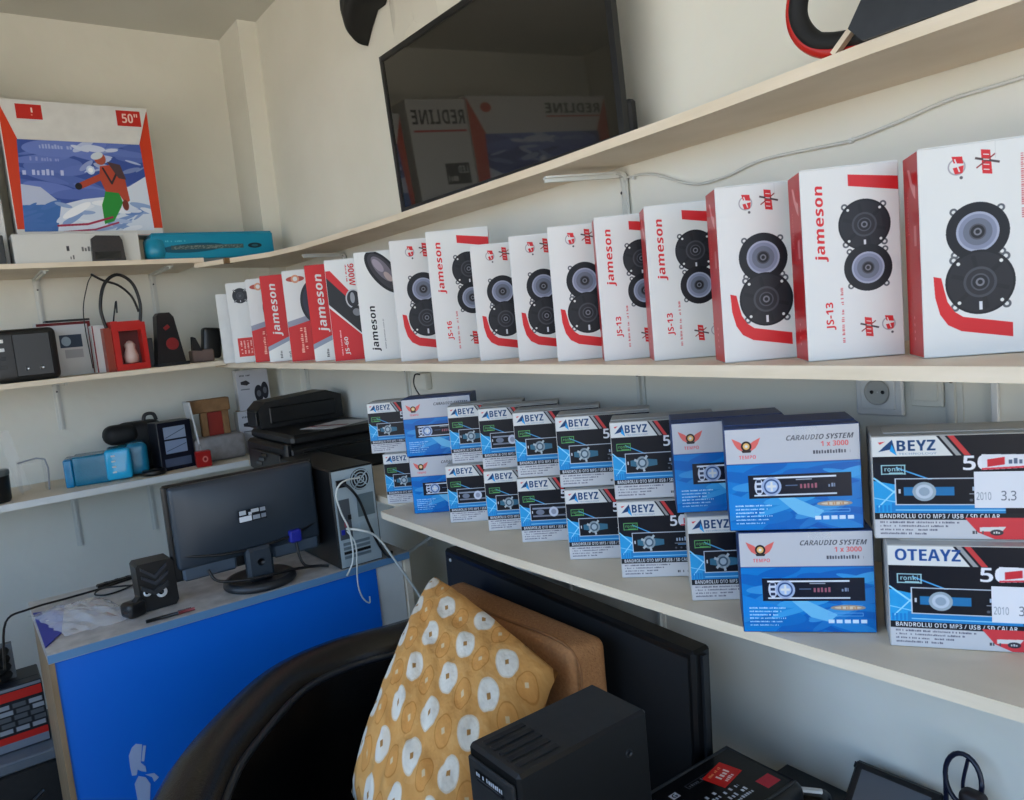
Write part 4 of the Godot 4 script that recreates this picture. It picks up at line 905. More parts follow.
	label_part(part(t, "wire_tail", tube_mesh([Vector3(-0.04, 0.188, 0), Vector3(-0.03, 0.23, 0), Vector3(-0.02, 0.265, 0), Vector3(-0.024, 0.22, 0.004)], 0.003, 6), M.cable_black), "short wire tail")
	t = thing("small_black_box", "small black box between the red stand and the black receiver", "box", Vector3(-0.616, y, 0.30))
	part(t, "body", carton(Vector3(0.035, 0.115, 0.04), 0.002, {}), M.dark_grey); part(t, "foot", box_mesh(Vector3(0.045, 0.03, 0.05), 0.002), M.black, Vector3(0, 0, 0.0))
	t = thing("receiver", "black tapered receiver with red round logo standing on the middle far shelf", "receiver", Vector3(-0.545, y, 0.34), deg_to_rad(6))
	var rp := PackedVector2Array([Vector2(-0.058, 0.008), Vector2(0.050, 0.008), Vector2(0.024, 0.190), Vector2(0.010, 0.208), Vector2(-0.030, 0.208), Vector2(-0.040, 0.196)])
	part(t, "case", MB.new().prism(rp, 0.045, Vector3(0, 0, -0.02)).done(), M.black); label_part(part(t, "logo", MB.new().cone(Vector3(0.006, 0.085, 0.0245), Vector3(0.006, 0.085, 0.0262), 0.024, 0.024, 24).done(), flat(Color(0.50, 0.08, 0.09), 0.4)), "red round logo"); label_part(part(t, "mark", MB.new().box(Vector3(-0.008, 0.150, 0.0254), Vector3(0.022, 0.014, 0.001), Basis(Vector3.BACK, 0.6)).done(), flat(Color(0.50, 0.08, 0.09), 0.4)), "small red mark"); part(t, "foot", box_mesh(Vector3(0.125, 0.012, 0.07), 0.003), M.dark_grey)
	t = thing("clip_holder", "black phone holder with pale base beside the plain white carton", "holder", Vector3(-0.405, y, 0.30))
	part(t, "cradle", rounded(Vector3(0.075, 0.125, 0.05), 0.014, 4), M.black, Vector3(0.025, 0.012, 0.0), Vector3(0, 0, -0.12)); part(t, "jaw", MB.new().prism(PackedVector2Array([Vector2(-0.05, 0.05), Vector2(-0.014, 0.045), Vector2(-0.034, 0.10), Vector2(-0.046, 0.105)]), 0.03).done(), M.black_matt); label_part(part(t, "base", box_mesh(Vector3(0.085, 0.05, 0.06), 0.004), flat(Color(0.42, 0.34, 0.31), 0.5), Vector3(-0.012, 0, 0)), "brownish base")
	# ---- lower shelf
	y = 0.9604
	t = thing("cup", "black cylindrical cup on the lower far shelf", "cup", Vector3(-1.185, y, 0.33))
	part(t, "body", MB.new(true).lathe([Vector2(0.001, 0), Vector2(0.040, 0), Vector2(0.045, 0.01), Vector2(0.047, 0.10), Vector2(0.043, 0.104), Vector2(0.041, 0.10), Vector2(0.038, 0.012), Vector2(0.001, 0.01)], 24).done(), M.black)
	label_part(part(t, "lid_rim", MB.new(true).lathe([Vector2(0.0475, 0.094), Vector2(0.049, 0.098), Vector2(0.049, 0.112), Vector2(0.046, 0.114), Vector2(0.001, 0.114)], 24).done(), flat(Color(0.40, 0.42, 0.42), 0.3)), "grey rim")
	t = thing("display_stand", "clear plastic display stand behind the black cup", "stand", Vector3(-1.075, y, 0.19))
	part(t, "back", MB.new().box(Vector3(-0.035, 0.12, -0.01), Vector3(0.04, 0.24, 0.006), Basis(Vector3.BACK, 0.18)).done(), M.clear); part(t, "shelf", MB.new().span(Vector3(-0.03, 0.112, -0.02), Vector3(0.06, 0.118, 0.06)).done(), M.clear); part(t, "leg", MB.new().span(Vector3(0.052, 0, -0.02), Vector3(0.058, 0.112, 0.06)).done(), M.clear); part(t, "leg", MB.new().span(Vector3(-0.03, 0, -0.02), Vector3(-0.024, 0.112, 0.06)).done(), M.clear); part(t, "rim", tube_mesh([Vector3(-0.03, 0.118, 0.06), Vector3(0.058, 0.118, 0.06), Vector3(0.058, 0.002, 0.06)], 0.0035, 6, 3), flat(Color(0.55, 0.56, 0.58), 0.3))
	# blue package
	t = thing("blue_package", "shiny light blue package with a darker sleeve on the lower far shelf", "package", Vector3(-0.80, y, 0.27), deg_to_rad(-12))
	var bd := grained(Color(0.04, 0.36, 0.48), Color(0.08, 0.50, 0.62), 0.25, 0.05, Vector3(14, 14, 14), 61)
	part(t, "body", rounded(Vector3(0.125, 0.112, 0.12), 0.008, 4), bd, Vector3(-0.065, 0, 0)); label_part(part(t, "end_cap", rounded(Vector3(0.03, 0.106, 0.125), 0.006, 3), flat(Color(0.08, 0.48, 0.66), 0.25), Vector3(-0.142, 0.0, 0)), "paler blue end"); label_part(part(t, "window", rounded(Vector3(0.09, 0.118, 0.136), 0.012, 4), flat(Color(0.12, 0.64, 0.82), 0.12), Vector3(0.028, 0.004, 0)), "bright blue glossy front"); part(t, "sleeve", rounded(Vector3(0.075, 0.125, 0.10), 0.02, 4), bd, Vector3(0.095, 0.008, -0.01))
	for k in 4: label_part(part(t, "white_dash", box_mesh(Vector3(0.014, 0.006, 0.002), 0.0008), M.white_plastic, Vector3(0.012, 0.032 + 0.021 * k, 0.0695)), "white dash")  # small white dashes in a column on the blue front
	t = thing("black_ring", "black ring lying under the sleeve end of the blue package", "ring", Vector3(-0.668, y, 0.352))
	part(t, "ring", MB.new(true).lathe([Vector2(0.030, 0.0), Vector2(0.042, 0.003), Vector2(0.046, 0.012), Vector2(0.042, 0.021), Vector2(0.030, 0.024), Vector2(0.026, 0.012), Vector2(0.030, 0.0)], 24).done(), M.black)
	t = thing("black_bag", "black camera bag with a round lobe behind the blue package", "bag", Vector3(-0.66, y, 0.13))
	part(t, "body", rounded(Vector3(0.17, 0.20, 0.12), 0.035, 6), M.black_matt); part(t, "lobe", rounded(Vector3(0.13, 0.08, 0.11), 0.038, 6), M.black_matt, Vector3(-0.075, 0.118, 0.02)); part(t, "handle", tube_mesh([Vector3(0.02, 0.195, 0.0), Vector3(0.03, 0.222, 0.0), Vector3(0.06, 0.222, 0.0), Vector3(0.07, 0.195, 0.0)], 0.008, 6), M.dark_grey)
	t = thing("picture_carton", "dark blue carton with two grey pictures leaning in front of the black bag", "carton", Vector3(-0.572, y, 0.268), deg_to_rad(8))
	var pp := Pic.new(160, 1.25, Color(0.06, 0.07, 0.12)); pp.rect(0.16, 0.12, 0.66, 0.32, Color(0.55, 0.60, 0.68)); pp.rect(0.16, 0.48, 0.66, 0.34, Color(0.52, 0.58, 0.68)); pp.line(Vector2(0.2, 0.4), Vector2(0.8, 0.2), 0.02, Color(0.3, 0.35, 0.42)); pp.line(Vector2(0.2, 0.75), Vector2(0.8, 0.6), 0.02, Color(0.3, 0.35, 0.42)); pp.rect(0.1, 0.95, 0.8, 0.22, Color(0.30, 0.34, 0.42))
	part(t, "body", carton(Vector3(0.135, 0.195, 0.10), 0.002, {"front": printed(pp.done(), 0.4), "side": M.carton_dark})); part(t, "flap", box_mesh(Vector3(0.13, 0.001, 0.048)), M.carton_dark, Vector3(0, 0.195, 0))
	t = thing("red_box", "small red box with pale marks in front of the dark blue picture carton", "box", Vector3(-0.482, y, 0.365), deg_to_rad(-8))
	var pr := Pic.new(96, 0.9, Color(0.62, 0.10, 0.08)); pr.disc(0.6, 0.45, 0.2, Color(0.8, 0.45, 0.4)); pr.disc(0.6, 0.45, 0.1, Color(0.5, 0.08, 0.08))
	part(t, "body", carton(Vector3(0.058, 0.062, 0.045), 0.002, {"front": printed(pr.done(), 0.3), "side": flat(Color(0.60, 0.09, 0.07), 0.35)})); part(t, "flap", box_mesh(Vector3(0.055, 0.001, 0.02)), M.red_plastic, Vector3(0, 0.062, 0))
	t = thing("card_display", "pale display box with a cardboard frame and red insert on the lower far shelf", "display box", Vector3(-0.39, y, 0.235))
	part(t, "tray", rounded(Vector3(0.215, 0.105, 0.14), 0.02, 4), grained(Color(0.50, 0.48, 0.47), Color(0.58, 0.56, 0.55), 0.6, 0.03, Vector3(4, 4, 4), 63)); label_part(part(t, "top_bar", box_mesh(Vector3(0.165, 0.055, 0.05), 0.004), M.cardboard, Vector3(-0.015, 0.205, 0.01)), "brown cardboard top"); 
	for k in [-0.042, 0.046]: label_part(part(t, "post", box_mesh(Vector3(0.026, 0.10, 0.03), 0.002), M.cardboard, Vector3(k, 0.1055, 0.015)), "brown cardboard post")
	label_part(part(t, "insert", box_mesh(Vector3(0.060, 0.0985, 0.008), 0.001), flat(Color(0.55, 0.14, 0.08), 0.5), Vector3(0.002, 0.1055, 0.02)), "red insert"); label_part(part(t, "side_sheet", MB.new().box(Vector3(-0.092, 0.15, 0.02), Vector3(0.006, 0.22, 0.10), Basis(Vector3.BACK, 0.10)).done(), M.carton_white), "pale leaning sheet")
	var gm := printed(print_gadget(3, Color(0.74, 0.74, 0.76), Color(0.16, 0.16, 0.18)), 0.45)
	t = thing("gadget_carton", "white carton with dark pictures standing right in the corner on the lower shelf", "carton", Vector3(-0.205, y, 0.20), deg_to_rad(-6)); part(t, "body", carton(Vector3(0.155, 0.185, 0.09), 0.002, {"front": gm, "side": M.carton_white})); part(t, "flap", box_mesh(Vector3(0.15, 0.001, 0.04)), M.cardboard, Vector3(0, 0.185, 0))
	t = thing("gadget_carton", "white carton with two dark loudspeakers stacked on another carton in the corner", "carton", Vector3(-0.200, y + 0.187, 0.20), deg_to_rad(-8)); part(t, "body", carton(Vector3(0.135, 0.175, 0.08), 0.002, {"front": gm, "side": M.carton_white})); part(t, "flap", box_mesh(Vector3(0.13, 0.001, 0.04)), M.carton_white, Vector3(0, 0.175, 0))
	# printers at the corner end of the right lower shelf
	t = thing("printer", "black dusty printer with papers on its lid, lowest of the two in the corner", "printer", Vector3(-0.205, y, 0.875), deg_to_rad(0))
	part(t, "case", carton(Vector3(0.36, 0.12, 0.46), 0.012, {}), M.dusty_black); part(t, "lid", carton(Vector3(0.345, 0.035, 0.43), 0.010, {}), M.dusty_black, Vector3(0.004, 0.122, 0.012)); part(t, "tray_panel", carton(Vector3(0.012, 0.07, 0.30), 0.003, {}), M.black, Vector3(-0.1865, 0.02, 0.0)); part(t, "hinge", box_mesh(Vector3(0.02, 0.13, 0.03), 0.004), M.black, Vector3(-0.178, 0.0, 0.21))
	part(t, "front_corner", carton(Vector3(0.30, 0.05, 0.02), 0.004, {}), M.black, Vector3(0.01, 0.05, 0.2405))
	for k in 3: label_part(part(t, "vent", box_mesh(Vector3(0.004, 0.012, 0.06), 0.001), M.black_gloss, Vector3(-0.1935, 0.036 + 0.018 * k, -0.06 + 0.03 * k)), "dark vent")
	var pa := thing("paper_sheet", "white sheet with a red stripe lying on the lower printer", "paper", Vector3(-0.165, y + 0.1585, 0.99), deg_to_rad(24)); part(pa, "sheet", MB.new().box(Vector3.ZERO, Vector3(0.20, 0.0012, 0.15)).done(), flat(Color(0.80, 0.78, 0.77), 0.6)); label_part(part(pa, "stripe", MB.new().box(Vector3(-0.03, 0.0012, 0.0), Vector3(0.016, 0.0008, 0.14), Basis(Vector3.UP, 0.3)).done(), flat(Color(0.50, 0.13, 0.12), 0.6)), "red stripe")
	t = thing("printer", "smaller black dusty printer with a sloping top standing on the lower one", "printer", Vector3(-0.20, y + 0.158, 0.715))
	var up := PackedVector2Array([Vector2(-0.165, 0), Vector2(0.16, 0), Vector2(0.16, 0.09), Vector2(0.10, 0.112), Vector2(-0.14, 0.098), Vector2(-0.17, 0.07)])
	part(t, "case", MB.new().prism(up, 0.13, Vector3(0, 0, -0.065)).done(), M.dusty_black); part(t, "front_panel", carton(Vector3(0.26, 0.06, 0.008), 0.003, {}), M.black, Vector3(0.0, 0.016, 0.0695)); part(t, "side_panel", carton(Vector3(0.008, 0.05, 0.10), 0.002, {}), M.black, Vector3(-0.1725, 0.012, 0.0))

# ------------------------------------------------------------------ the counter and what stands on it
func build_counter():
	var t := thing("counter", "counter with bright blue front panel and worn grey top", "counter", Vector3(-0.70, 0, 1.325))
	var ty := 0.775
	var top_mat := grained(Color(0.58, 0.56, 0.54), Color(0.76, 0.74, 0.72), 0.3, 0.02, Vector3(3, 3, 3), 71)
	var L := -1.174 + 0.70; var R := -0.229 + 0.70; var F := 1.576 - 1.325; var K := 1.075 - 1.325
	part(t, "top", MB.new().span(Vector3(L, ty - 0.022, K), Vector3(R, ty, F)).done(), top_mat)
	label_part(part(t, "edge_strip", MB.new().span(Vector3(L, ty - 0.020, F), Vector3(R, ty - 0.001, F + 0.003)).done(), flat(Color(0.36, 0.52, 0.66), 0.35)), "pale blue edge strip")
	label_part(part(t, "front_panel", MB.new().span(Vector3(L + 0.012, 0.02, F - 0.022), Vector3(R - 0.11, ty - 0.022, F - 0.004)).done(), flat(Color(0.02, 0.40, 0.80), 0.35)), "bright blue front panel")
	label_part(part(t, "end_post", MB.new().span(Vector3(R - 0.108, 0.0, F - 0.05), Vector3(R - 0.022, ty - 0.022, F - 0.010)).done(), M.shelf_white), "whitish post")
	label_part(part(t, "side_panel", MB.new().span(Vector3(L, 0, K + 0.10), Vector3(L + 0.012, ty - 0.0225, F)).done(), grained(Color(0.50, 0.40, 0.28), Color(0.62, 0.51, 0.38), 0.5, 0.02, Vector3(4, 0.6, 4), 72)), "tan wooden side panel")
	label_part(part(t, "side_panel", MB.new().span(Vector3(R - 0.018, 0, K + 0.10), Vector3(R, ty - 0.0225, F)).done(), M.shelf), "cream side panel")
	# painted white sign on the blue front: a standing figure
	var sign := MB.new()
	for pl in [[[-1.023, 0.495], [-1.010, 0.488], [-1.019, 0.444], [-1.010, 0.430], [-1.010, 0.416], [-1.020, 0.422], [-1.028, 0.430], [-1.032, 0.417], [-1.042, 0.420], [-1.043, 0.445], [-1.042, 0.472], [-1.033, 0.489]], [[-1.008, 0.484], [-1.002, 0.481], [-1.011, 0.444], [-1.017, 0.447]], [[-1.013, 0.410], [-0.993, 0.405], [-0.984, 0.390], [-0.996, 0.383], [-0.999, 0.397]], [[-1.028, 0.413], [-1.013, 0.403], [-1.005, 0.382], [-1.013, 0.333], [-1.038, 0.345], [-1.039, 0.397]]]:
		var pts := PackedVector2Array()
		for q in pl: pts.append(Vector2(q[0] + 0.70, q[1]))
		sign.prism(pts, 0.0008, Vector3(0, 0, F - 0.0038))
	label_part(part(t, "painted_sign", sign.done(), flat(Color(0.62, 0.68, 0.80), 0.5)), "white painted figure")
	# monitor seen from behind
	t = thing("computer_monitor", "black computer monitor seen from behind on the counter", "monitor", Vector3(-0.645, ty + 0.0006, 1.475))
	part(t, "front_frame", carton(Vector3(0.415, 0.262, 0.022), 0.006, {}), M.black, Vector3(-0.008, 0.052, -0.035))
	var shell := flat(Color(0.165, 0.20, 0.235), 0.38)  # black plastic; its sky sheen is put into this bluish colour
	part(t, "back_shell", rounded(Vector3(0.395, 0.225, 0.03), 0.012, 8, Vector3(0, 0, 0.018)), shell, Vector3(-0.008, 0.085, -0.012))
	part(t, "ridge", tube_mesh([Vector3(-0.195, 0.125, 0.0), Vector3(-0.10, 0.108, 0.014), Vector3(0.0, 0.104, 0.018), Vector3(0.10, 0.112, 0.014), Vector3(0.18, 0.132, 0.0)], 0.004, 6), M.black)
	for k in [[-0.125, 0.14], [0.115, 0.135]]: part(t, "lower_panel", carton(Vector3(k[1], 0.055, 0.02), 0.006, {}), flat(Color(0.24, 0.29, 0.34), 0.4), Vector3(k[0], 0.054, -0.011))
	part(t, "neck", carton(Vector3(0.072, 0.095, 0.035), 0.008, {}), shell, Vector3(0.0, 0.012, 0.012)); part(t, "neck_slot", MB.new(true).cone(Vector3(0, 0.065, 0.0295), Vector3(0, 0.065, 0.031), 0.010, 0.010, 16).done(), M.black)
	var foot := MB.new(true)
	foot.lathe([Vector2(0.001, 0.010), Vector2(0.07, 0.010), Vector2(0.080, 0.020), Vector2(0.088, 0.022), Vector2(0.097, 0.016), Vector2(0.099, 0.006), Vector2(0.095, 0.0), Vector2(0.001, 0.0)], 32)
	part(t, "foot", foot.done(), M.dark_grey)
	var lp := Pic.new(128, 0.42, Color(0.10, 0.11, 0.13)); lp.rect(0.04, 0.02, 0.24, 0.15, Color(0.72, 0.74, 0.76)); lp.rect(0.02, 0.22, 0.44, 0.18, Color(0.86, 0.87, 0.88)); lp.rect(0.36, 0.10, 0.12, 0.10, Color(0.75, 0.77, 0.8)); lp.rect(0.46, 0.02, 0.28, 0.12, Color(0.7, 0.72, 0.74)); lp.rect(0.50, 0.24, 0.26, 0.15, Color(0.58, 0.60, 0.63)); lp.rect(0.78, 0.02, 0.20, 0.14, Color(0.55, 0.57, 0.6)); lp.rect(0.80, 0.24, 0.18, 0.14, Color(0.5, 0.52, 0.55))
	var lq := MB.new(); lq.quad_uv(Vector3(-0.038, 0.034, 0), Vector3(0.038, 0.034, 0), Vector3(0.038, 0, 0), Vector3(-0.038, 0, 0))
	label_part(part(t, "maker_plate", lq.done(), printed(lp.done(), 0.25), Vector3(-0.008, 0.185, 0.0368)), "silver maker's plate")
	label_part(part(t, "plug", carton(Vector3(0.034, 0.036, 0.03), 0.004, {}), M.blue_plastic, Vector3(0.108, 0.092, 0.012)), "blue video plug")
	label_part(part(t, "video_cable", tube_mesh([Vector3(0.108, 0.095, 0.02), Vector3(0.110, 0.05, 0.028), Vector3(0.122, 0.022, 0.035), Vector3(0.16, 0.012, 0.04), Vector3(0.185, 0.006, 0.045)], 0.004, 8), M.cable_black), "black video cable")
	label_part(part(t, "power_cable", tube_mesh([Vector3(-0.135, 0.075, 0.012), Vector3(-0.12, 0.045, 0.03), Vector3(-0.06, 0.034, 0.05), Vector3(0.0, 0.03, 0.056), Vector3(0.08, 0.026, 0.05), Vector3(0.17, 0.008, 0.03)], 0.004, 8), M.cable_black), "black power cable")
	# tower, its back towards the room
	t = thing("computer_tower", "black computer tower showing its metal back panel on the counter", "computer", Vector3(-0.3785, ty + 0.0006, 1.375))
	var W := 0.135; var H := 0.288; var D := 0.395
	part(t, "case", carton(Vector3(W, H, D), 0.004, {"top": M.dusty_black, "side": M.black}))
	var bp := D / 2 + 0.0006
	part(t, "back_panel", MB.new().span(Vector3(-W / 2 + 0.005, 0.004, bp - 0.002), Vector3(W / 2 - 0.005, H - 0.005, bp + 0.001)).done(), M.galvanised)
	part(t, "vent_plate", MB.new().span(Vector3(0.004, 0.140, bp + 0.001), Vector3(0.056, 0.205, bp + 0.003)).done(), flat(Color(0.42, 0.48, 0.50), 0.4, 0.4)); part(t, "connector_plate", MB.new().span(Vector3(-0.058, 0.085, bp + 0.001), Vector3(-0.020, 0.200, bp + 0.003)).done(), flat(Color(0.34, 0.36, 0.38), 0.4, 0.5))
	var grille := MB.new(true)
	for r in [0.010, 0.019, 0.028]:
		var ring := []
		for i in 25: ring.append(Vector3(0.022 + r * cos(TAU * i / 24), 0.248 + r * sin(TAU * i / 24), bp + 0.004))
		grille.tube(ring, 0.0018, 6)
	for i in 4: grille.tube([Vector3(0.022, 0.248, bp + 0.004), Vector3(0.022 + 0.031 * cos(PI / 4 + i * PI / 2), 0.248 + 0.031 * sin(PI / 4 + i * PI / 2), bp + 0.004)], 0.0018, 6)
	part(t, "fan_opening", MB.new().cone(Vector3(0.022, 0.248, bp + 0.0008), Vector3(0.022, 0.248, bp + 0.0016), 0.031, 0.031, 28).done(), M.black_matt); part(t, "fan_grille", grille.done(), M.galvanised)
	for i in 4: part(t, "slot_cover", MB.new().span(Vector3(-0.052, 0.028 + i * 0.013, bp + 0.001), Vector3(0.030, 0.036 + i * 0.013, bp + 0.0028)).done(), flat(Color(0.46, 0.51, 0.53), 0.4, 0.3) if i != 1 else M.black)
	for i in 3: part(t, "socket", MB.new().span(Vector3(-0.054 + 0.012 * i, 0.10 + 0.02 * i, bp + 0.003), Vector3(-0.044 + 0.012 * i, 0.114 + 0.02 * i, bp + 0.006)).done(), [M.blue_plastic, flat(Color(0.6, 0.25, 0.3), 0.4), M.black][i])
	part(t, "panel_frame", MB.new().span(Vector3(0.002, 0.080, bp + 0.001), Vector3(0.058, 0.126, bp + 0.0025)).done(), M.galvanised); part(t, "power_socket", carton(Vector3(0.03, 0.022, 0.006), 0.001, {}), M.black, Vector3(-0.038, 0.235, bp + 0.004))
	# cables hanging from the tower
	var wc := "white computer cables over the counter edge"
	var z := 1.606
	var cb := thing("cable", "white cable looping from the tower top down behind the thick cable", "cable", Vector3(-0.42, ty, z), 0, wc)
	part(cb, "cable", tube_mesh([Vector3(0.058, 0.255, -0.022), Vector3(0.0, 0.256, -0.008), Vector3(-0.025, 0.227, -0.004), Vector3(-0.019, 0.174, 0), Vector3(-0.002, 0.118, 0.002), Vector3(0.0, 0.036, 0.002), Vector3(-0.027, -0.007, 0.006)], 0.0026, 8), M.cable_white)
	cb = thing("cable", "thin white cable hanging straight down over the blue counter front", "cable", Vector3(-0.42, ty, z), 0, wc)
	part(cb, "cable", tube_mesh([Vector3(0.0, 0.112, -0.020), Vector3(0.013, 0.07, 0.0), Vector3(0.004, -0.03, 0.004), Vector3(0.012, -0.08, 0.004), Vector3(0.032, -0.104, 0.004), Vector3(0.034, -0.085, 0.006)], 0.0021, 8), M.cable_white)
	cb = thing("cable", "thick white cable running from the tower towards the armchair", "cable", Vector3(-0.42, ty, z), 0, wc)
	part(cb, "cable", tube_mesh([Vector3(0.0, 0.118, -0.020), Vector3(0.02, 0.116, 0.014), Vector3(0.069, 0.086, 0.022), Vector3(0.116, 0.004, 0.026), Vector3(0.17, -0.10, 0.03), Vector3(0.19, -0.16, 0.05)], 0.0034, 8), M.cable_white)
	cb = thing("cable", "black power cable hanging from the tower back", "cable", Vector3(-0.42, ty, z), 0)
	part(cb, "cable", tube_mesh([Vector3(0.002, 0.247, -0.024), Vector3(0.012, 0.24, 0.0), Vector3(0.038, 0.196, 0.004), Vector3(0.060, 0.117, 0.004), Vector3(0.084, 0.052, 0.002), Vector3(0.12, 0.004, -0.02), Vector3(0.15, 0.004, -0.06)], 0.0040, 8), M.cable_black)
	# small black speaker with fierce eyes
	t = thing("eye_speaker", "small black desk speaker with a pair of fierce white eyes", "speaker", Vector3(-0.905, ty + 0.0006, 1.425), deg_to_rad(2))
	part(t, "body", MB.new().prism(PackedVector2Array([Vector2(-0.034, 0), Vector2(0.040, 0), Vector2(0.048, 0.012), Vector2(0.046, 0.118), Vector2(0.040, 0.125), Vector2(-0.040, 0.127), Vector2(-0.046, 0.12), Vector2(-0.044, 0.010)]), 0.07, Vector3(0, 0, -0.035)).done(), M.black)
	for k in [[-0.026, 0.050, 0.010], [0.008, 0.042, 0.014]]:
		var eye := part(t, "eye", MB.new(true).lathe([Vector2(k[2], 0), Vector2(k[2] * 0.8, 0.003), Vector2(0.001, 0.004)], 18, Vector3.ZERO, Basis(Vector3.RIGHT, PI / 2)).done(), M.white_plastic, Vector3(k[0], k[1], 0.0352))
		part(eye, "pupil", MB.new(true).cone(Vector3(-0.002, 0.002, 0.0035), Vector3(-0.002, 0.002, 0.0052), k[2] * 0.5, k[2] * 0.45, 14).done(), M.black_gloss)
	part(t, "brow", MB.new().prism(PackedVector2Array([Vector2(-0.040, 0.072), Vector2(-0.012, 0.054), Vector2(0.026, 0.070), Vector2(0.026, 0.056), Vector2(-0.010, 0.040), Vector2(-0.040, 0.060)]), 0.008, Vector3(0, 0, 0.0352)).done(), M.dark_grey)
	for k in 2: part(t, "chevron", MB.new().prism(PackedVector2Array([Vector2(-0.036, 0.118 - k * 0.022), Vector2(-0.004, 0.092 - k * 0.018), Vector2(0.028, 0.116 - k * 0.022), Vector2(0.028, 0.108 - k * 0.022), Vector2(-0.004, 0.082 - k * 0.018), Vector2(-0.036, 0.110 - k * 0.022)]), 0.004, Vector3(0, 0, 0.0352)).done(), flat(Color(0.16, 0.17, 0.20), 0.4))
	t = thing("black_adapter", "black cable adapter lying beside the fierce eyed speaker", "adapter", Vector3(-0.968, ty + 0.0006, 1.465), deg_to_rad(20)); part(t, "body", rounded(Vector3(0.05, 0.04, 0.05), 0.012, 4), M.black); part(t, "wing", MB.new().prism(PackedVector2Array([Vector2(-0.03, 0.02), Vector2(0.01, 0.05), Vector2(0.02, 0.03)]), 0.02).done(), M.black_matt)
	# crumpled clear bag
	t = thing("plastic_bag", "crumpled clear plastic bag lying on the counter top", "bag", Vector3(-1.068, ty + 0.0006, 1.35))
	var bag := MB.new(true); var rg := RandomNumberGenerator.new(); rg.seed = 17
	var g := []
	for j in 15:
		var line := []
		for i in 17:
			var u := i / 16.0 * 2 - 1; var v := j / 14.0 * 2 - 1
			var edge := (1 - pow(absf(u), 3)) * (1 - pow(absf(v), 3))
			line.append(Vector3(u * 0.085 + v * 0.03 + rg.randf_range(-0.005, 0.005), 0.002 + edge * (0.012 + rg.randf() * 0.022), v * 0.13 + rg.randf_range(-0.006, 0.006)))
		g.append(line)
	for j in 14:
		for i in 16: bag.quad(g[j][i], g[j + 1][i], g[j + 1][i + 1], g[j][i + 1])
	part(t, "film", bag.done(), M.film)
	t = thing("blue_sheet", "dark blue plastic sheet on the outer corner of the counter", "sheet", Vector3(-1.148, ty + 0.0004, 1.34)); part(t, "sheet", shelf_mesh([[-0.024, -0.14], [0.045, -0.10], [0.018, 0.10], [-0.024, 0.18]], 0.0025, 0.0022), flat(Color(0.05, 0.14, 0.56), 0.4))
	label_part(part(t, "rivet", MB.new(true).cone(Vector3(0, 0.0025, -0.03), Vector3(0, 0.004, -0.03), 0.004, 0.003, 10).done(), M.white_plastic), "white rivet")
	t = thing("pen", "black and red pen lying along the counter front edge", "pen", Vector3(-0.902, ty + 0.0052, 1.552), deg_to_rad(-2)); part(t, "barrel", MB.new(true).cone(Vector3(-0.055, 0, 0), Vector3(0.02, 0, 0), 0.0045, 0.0045, 10).done(), M.black); label_part(part(t, "cap", MB.new(true).cone(Vector3(0.0205, 0, 0), Vector3(0.06, 0, 0), 0.0048, 0.004, 10).done(), flat(Color(0.5, 0.2, 0.2), 0.4)), "dull red cap"); part(t, "clip", MB.new().span(Vector3(0.02, 0.0046, -0.001), Vector3(0.052, 0.006, 0.001)).done(), M.chrome)
	var bc := "thin black cables along the back of the counter"
	cb = thing("counter_cable", "black cable trailing along the rear edge of the counter", "cable", Vector3(-1.0, ty + 0.004, 1.15), 0, bc)
	part(cb, "cable", tube_mesh([Vector3(-0.256, -0.06, 0.27), Vector3(-0.236, 0.01, 0.115), Vector3(-0.178, 0.01, 0.045), Vector3(-0.077, 0.0, -0.005), Vector3(0.0, 0.0, -0.015), Vector3(0.08, 0.0, -0.04), Vector3(0.15, 0.0, -0.05)], 0.0030, 6), M.cable_black)
	cb = thing("counter_cable", "black cable curled in a loop behind the clear bag", "cable", Vector3(-0.97, ty + 0.004, 1.17), 0, bc)
	part(cb, "cable", tube_mesh([Vector3(0.10, 0.0, -0.06), Vector3(0.04, 0.0, 0.02), Vector3(-0.02, 0.0, 0.045), Vector3(-0.05, 0.002, 0.02), Vector3(-0.03, 0.006, -0.01), Vector3(0.01, 0.006, 0.01), Vector3(0.065, 0.0, 0.03)], 0.0026, 6), M.cable_black)
	t = thing("cable_trunk", "black flat cable trunk lying at the rear edge of the counter", "trunking", Vector3(-0.93, ty + 0.0006, 1.10), deg_to_rad(8)); part(t, "body", carton(Vector3(0.15, 0.010, 0.022), 0.003, {}), M.black)  # a black cable trunk with small raised buttons
	for k in 4: part(t, "button", box_mesh(Vector3(0.010, 0.002, 0.008), 0.0006), M.dark_grey, Vector3(-0.05 + 0.03 * k, 0.0102, 0))
	# beside the counter, low down on the left
	t = thing("keyboard_carton", "black keyboard carton with two red bands beside the counter", "carton", Vector3(-1.40, 0.335, 0.93)); part(t, "body", carton(Vector3(0.46, 0.19, 0.14), 0.003, {"front": printed(print_keys(), 0.4), "side": M.carton_dark})); part(t, "flap", box_mesh(Vector3(0.45, 0.001, 0.06)), M.carton_dark, Vector3(0, 0.19, 0))
	t = thing("storage_crate", "black storage crate under the keyboard carton", "crate", Vector3(-1.40, 0.0, 0.91)); part(t, "body", carton(Vector3(0.50, 0.300, 0.30), 0.01, {}), M.dusty_black); label_part(part(t, "lid", carton(Vector3(0.51, 0.033, 0.31), 0.005, {}), flat(Color(0.36, 0.38, 0.40), 0.4), Vector3(0, 0.301, 0)), "grey lid"); part(t, "handle", tube_mesh([Vector3(0.0, 0.22, 0.151), Vector3(0.05, 0.20, 0.166), Vector3(0.14, 0.20, 0.166), Vector3(0.19, 0.22, 0.151)], 0.006, 6), M.dark_grey)
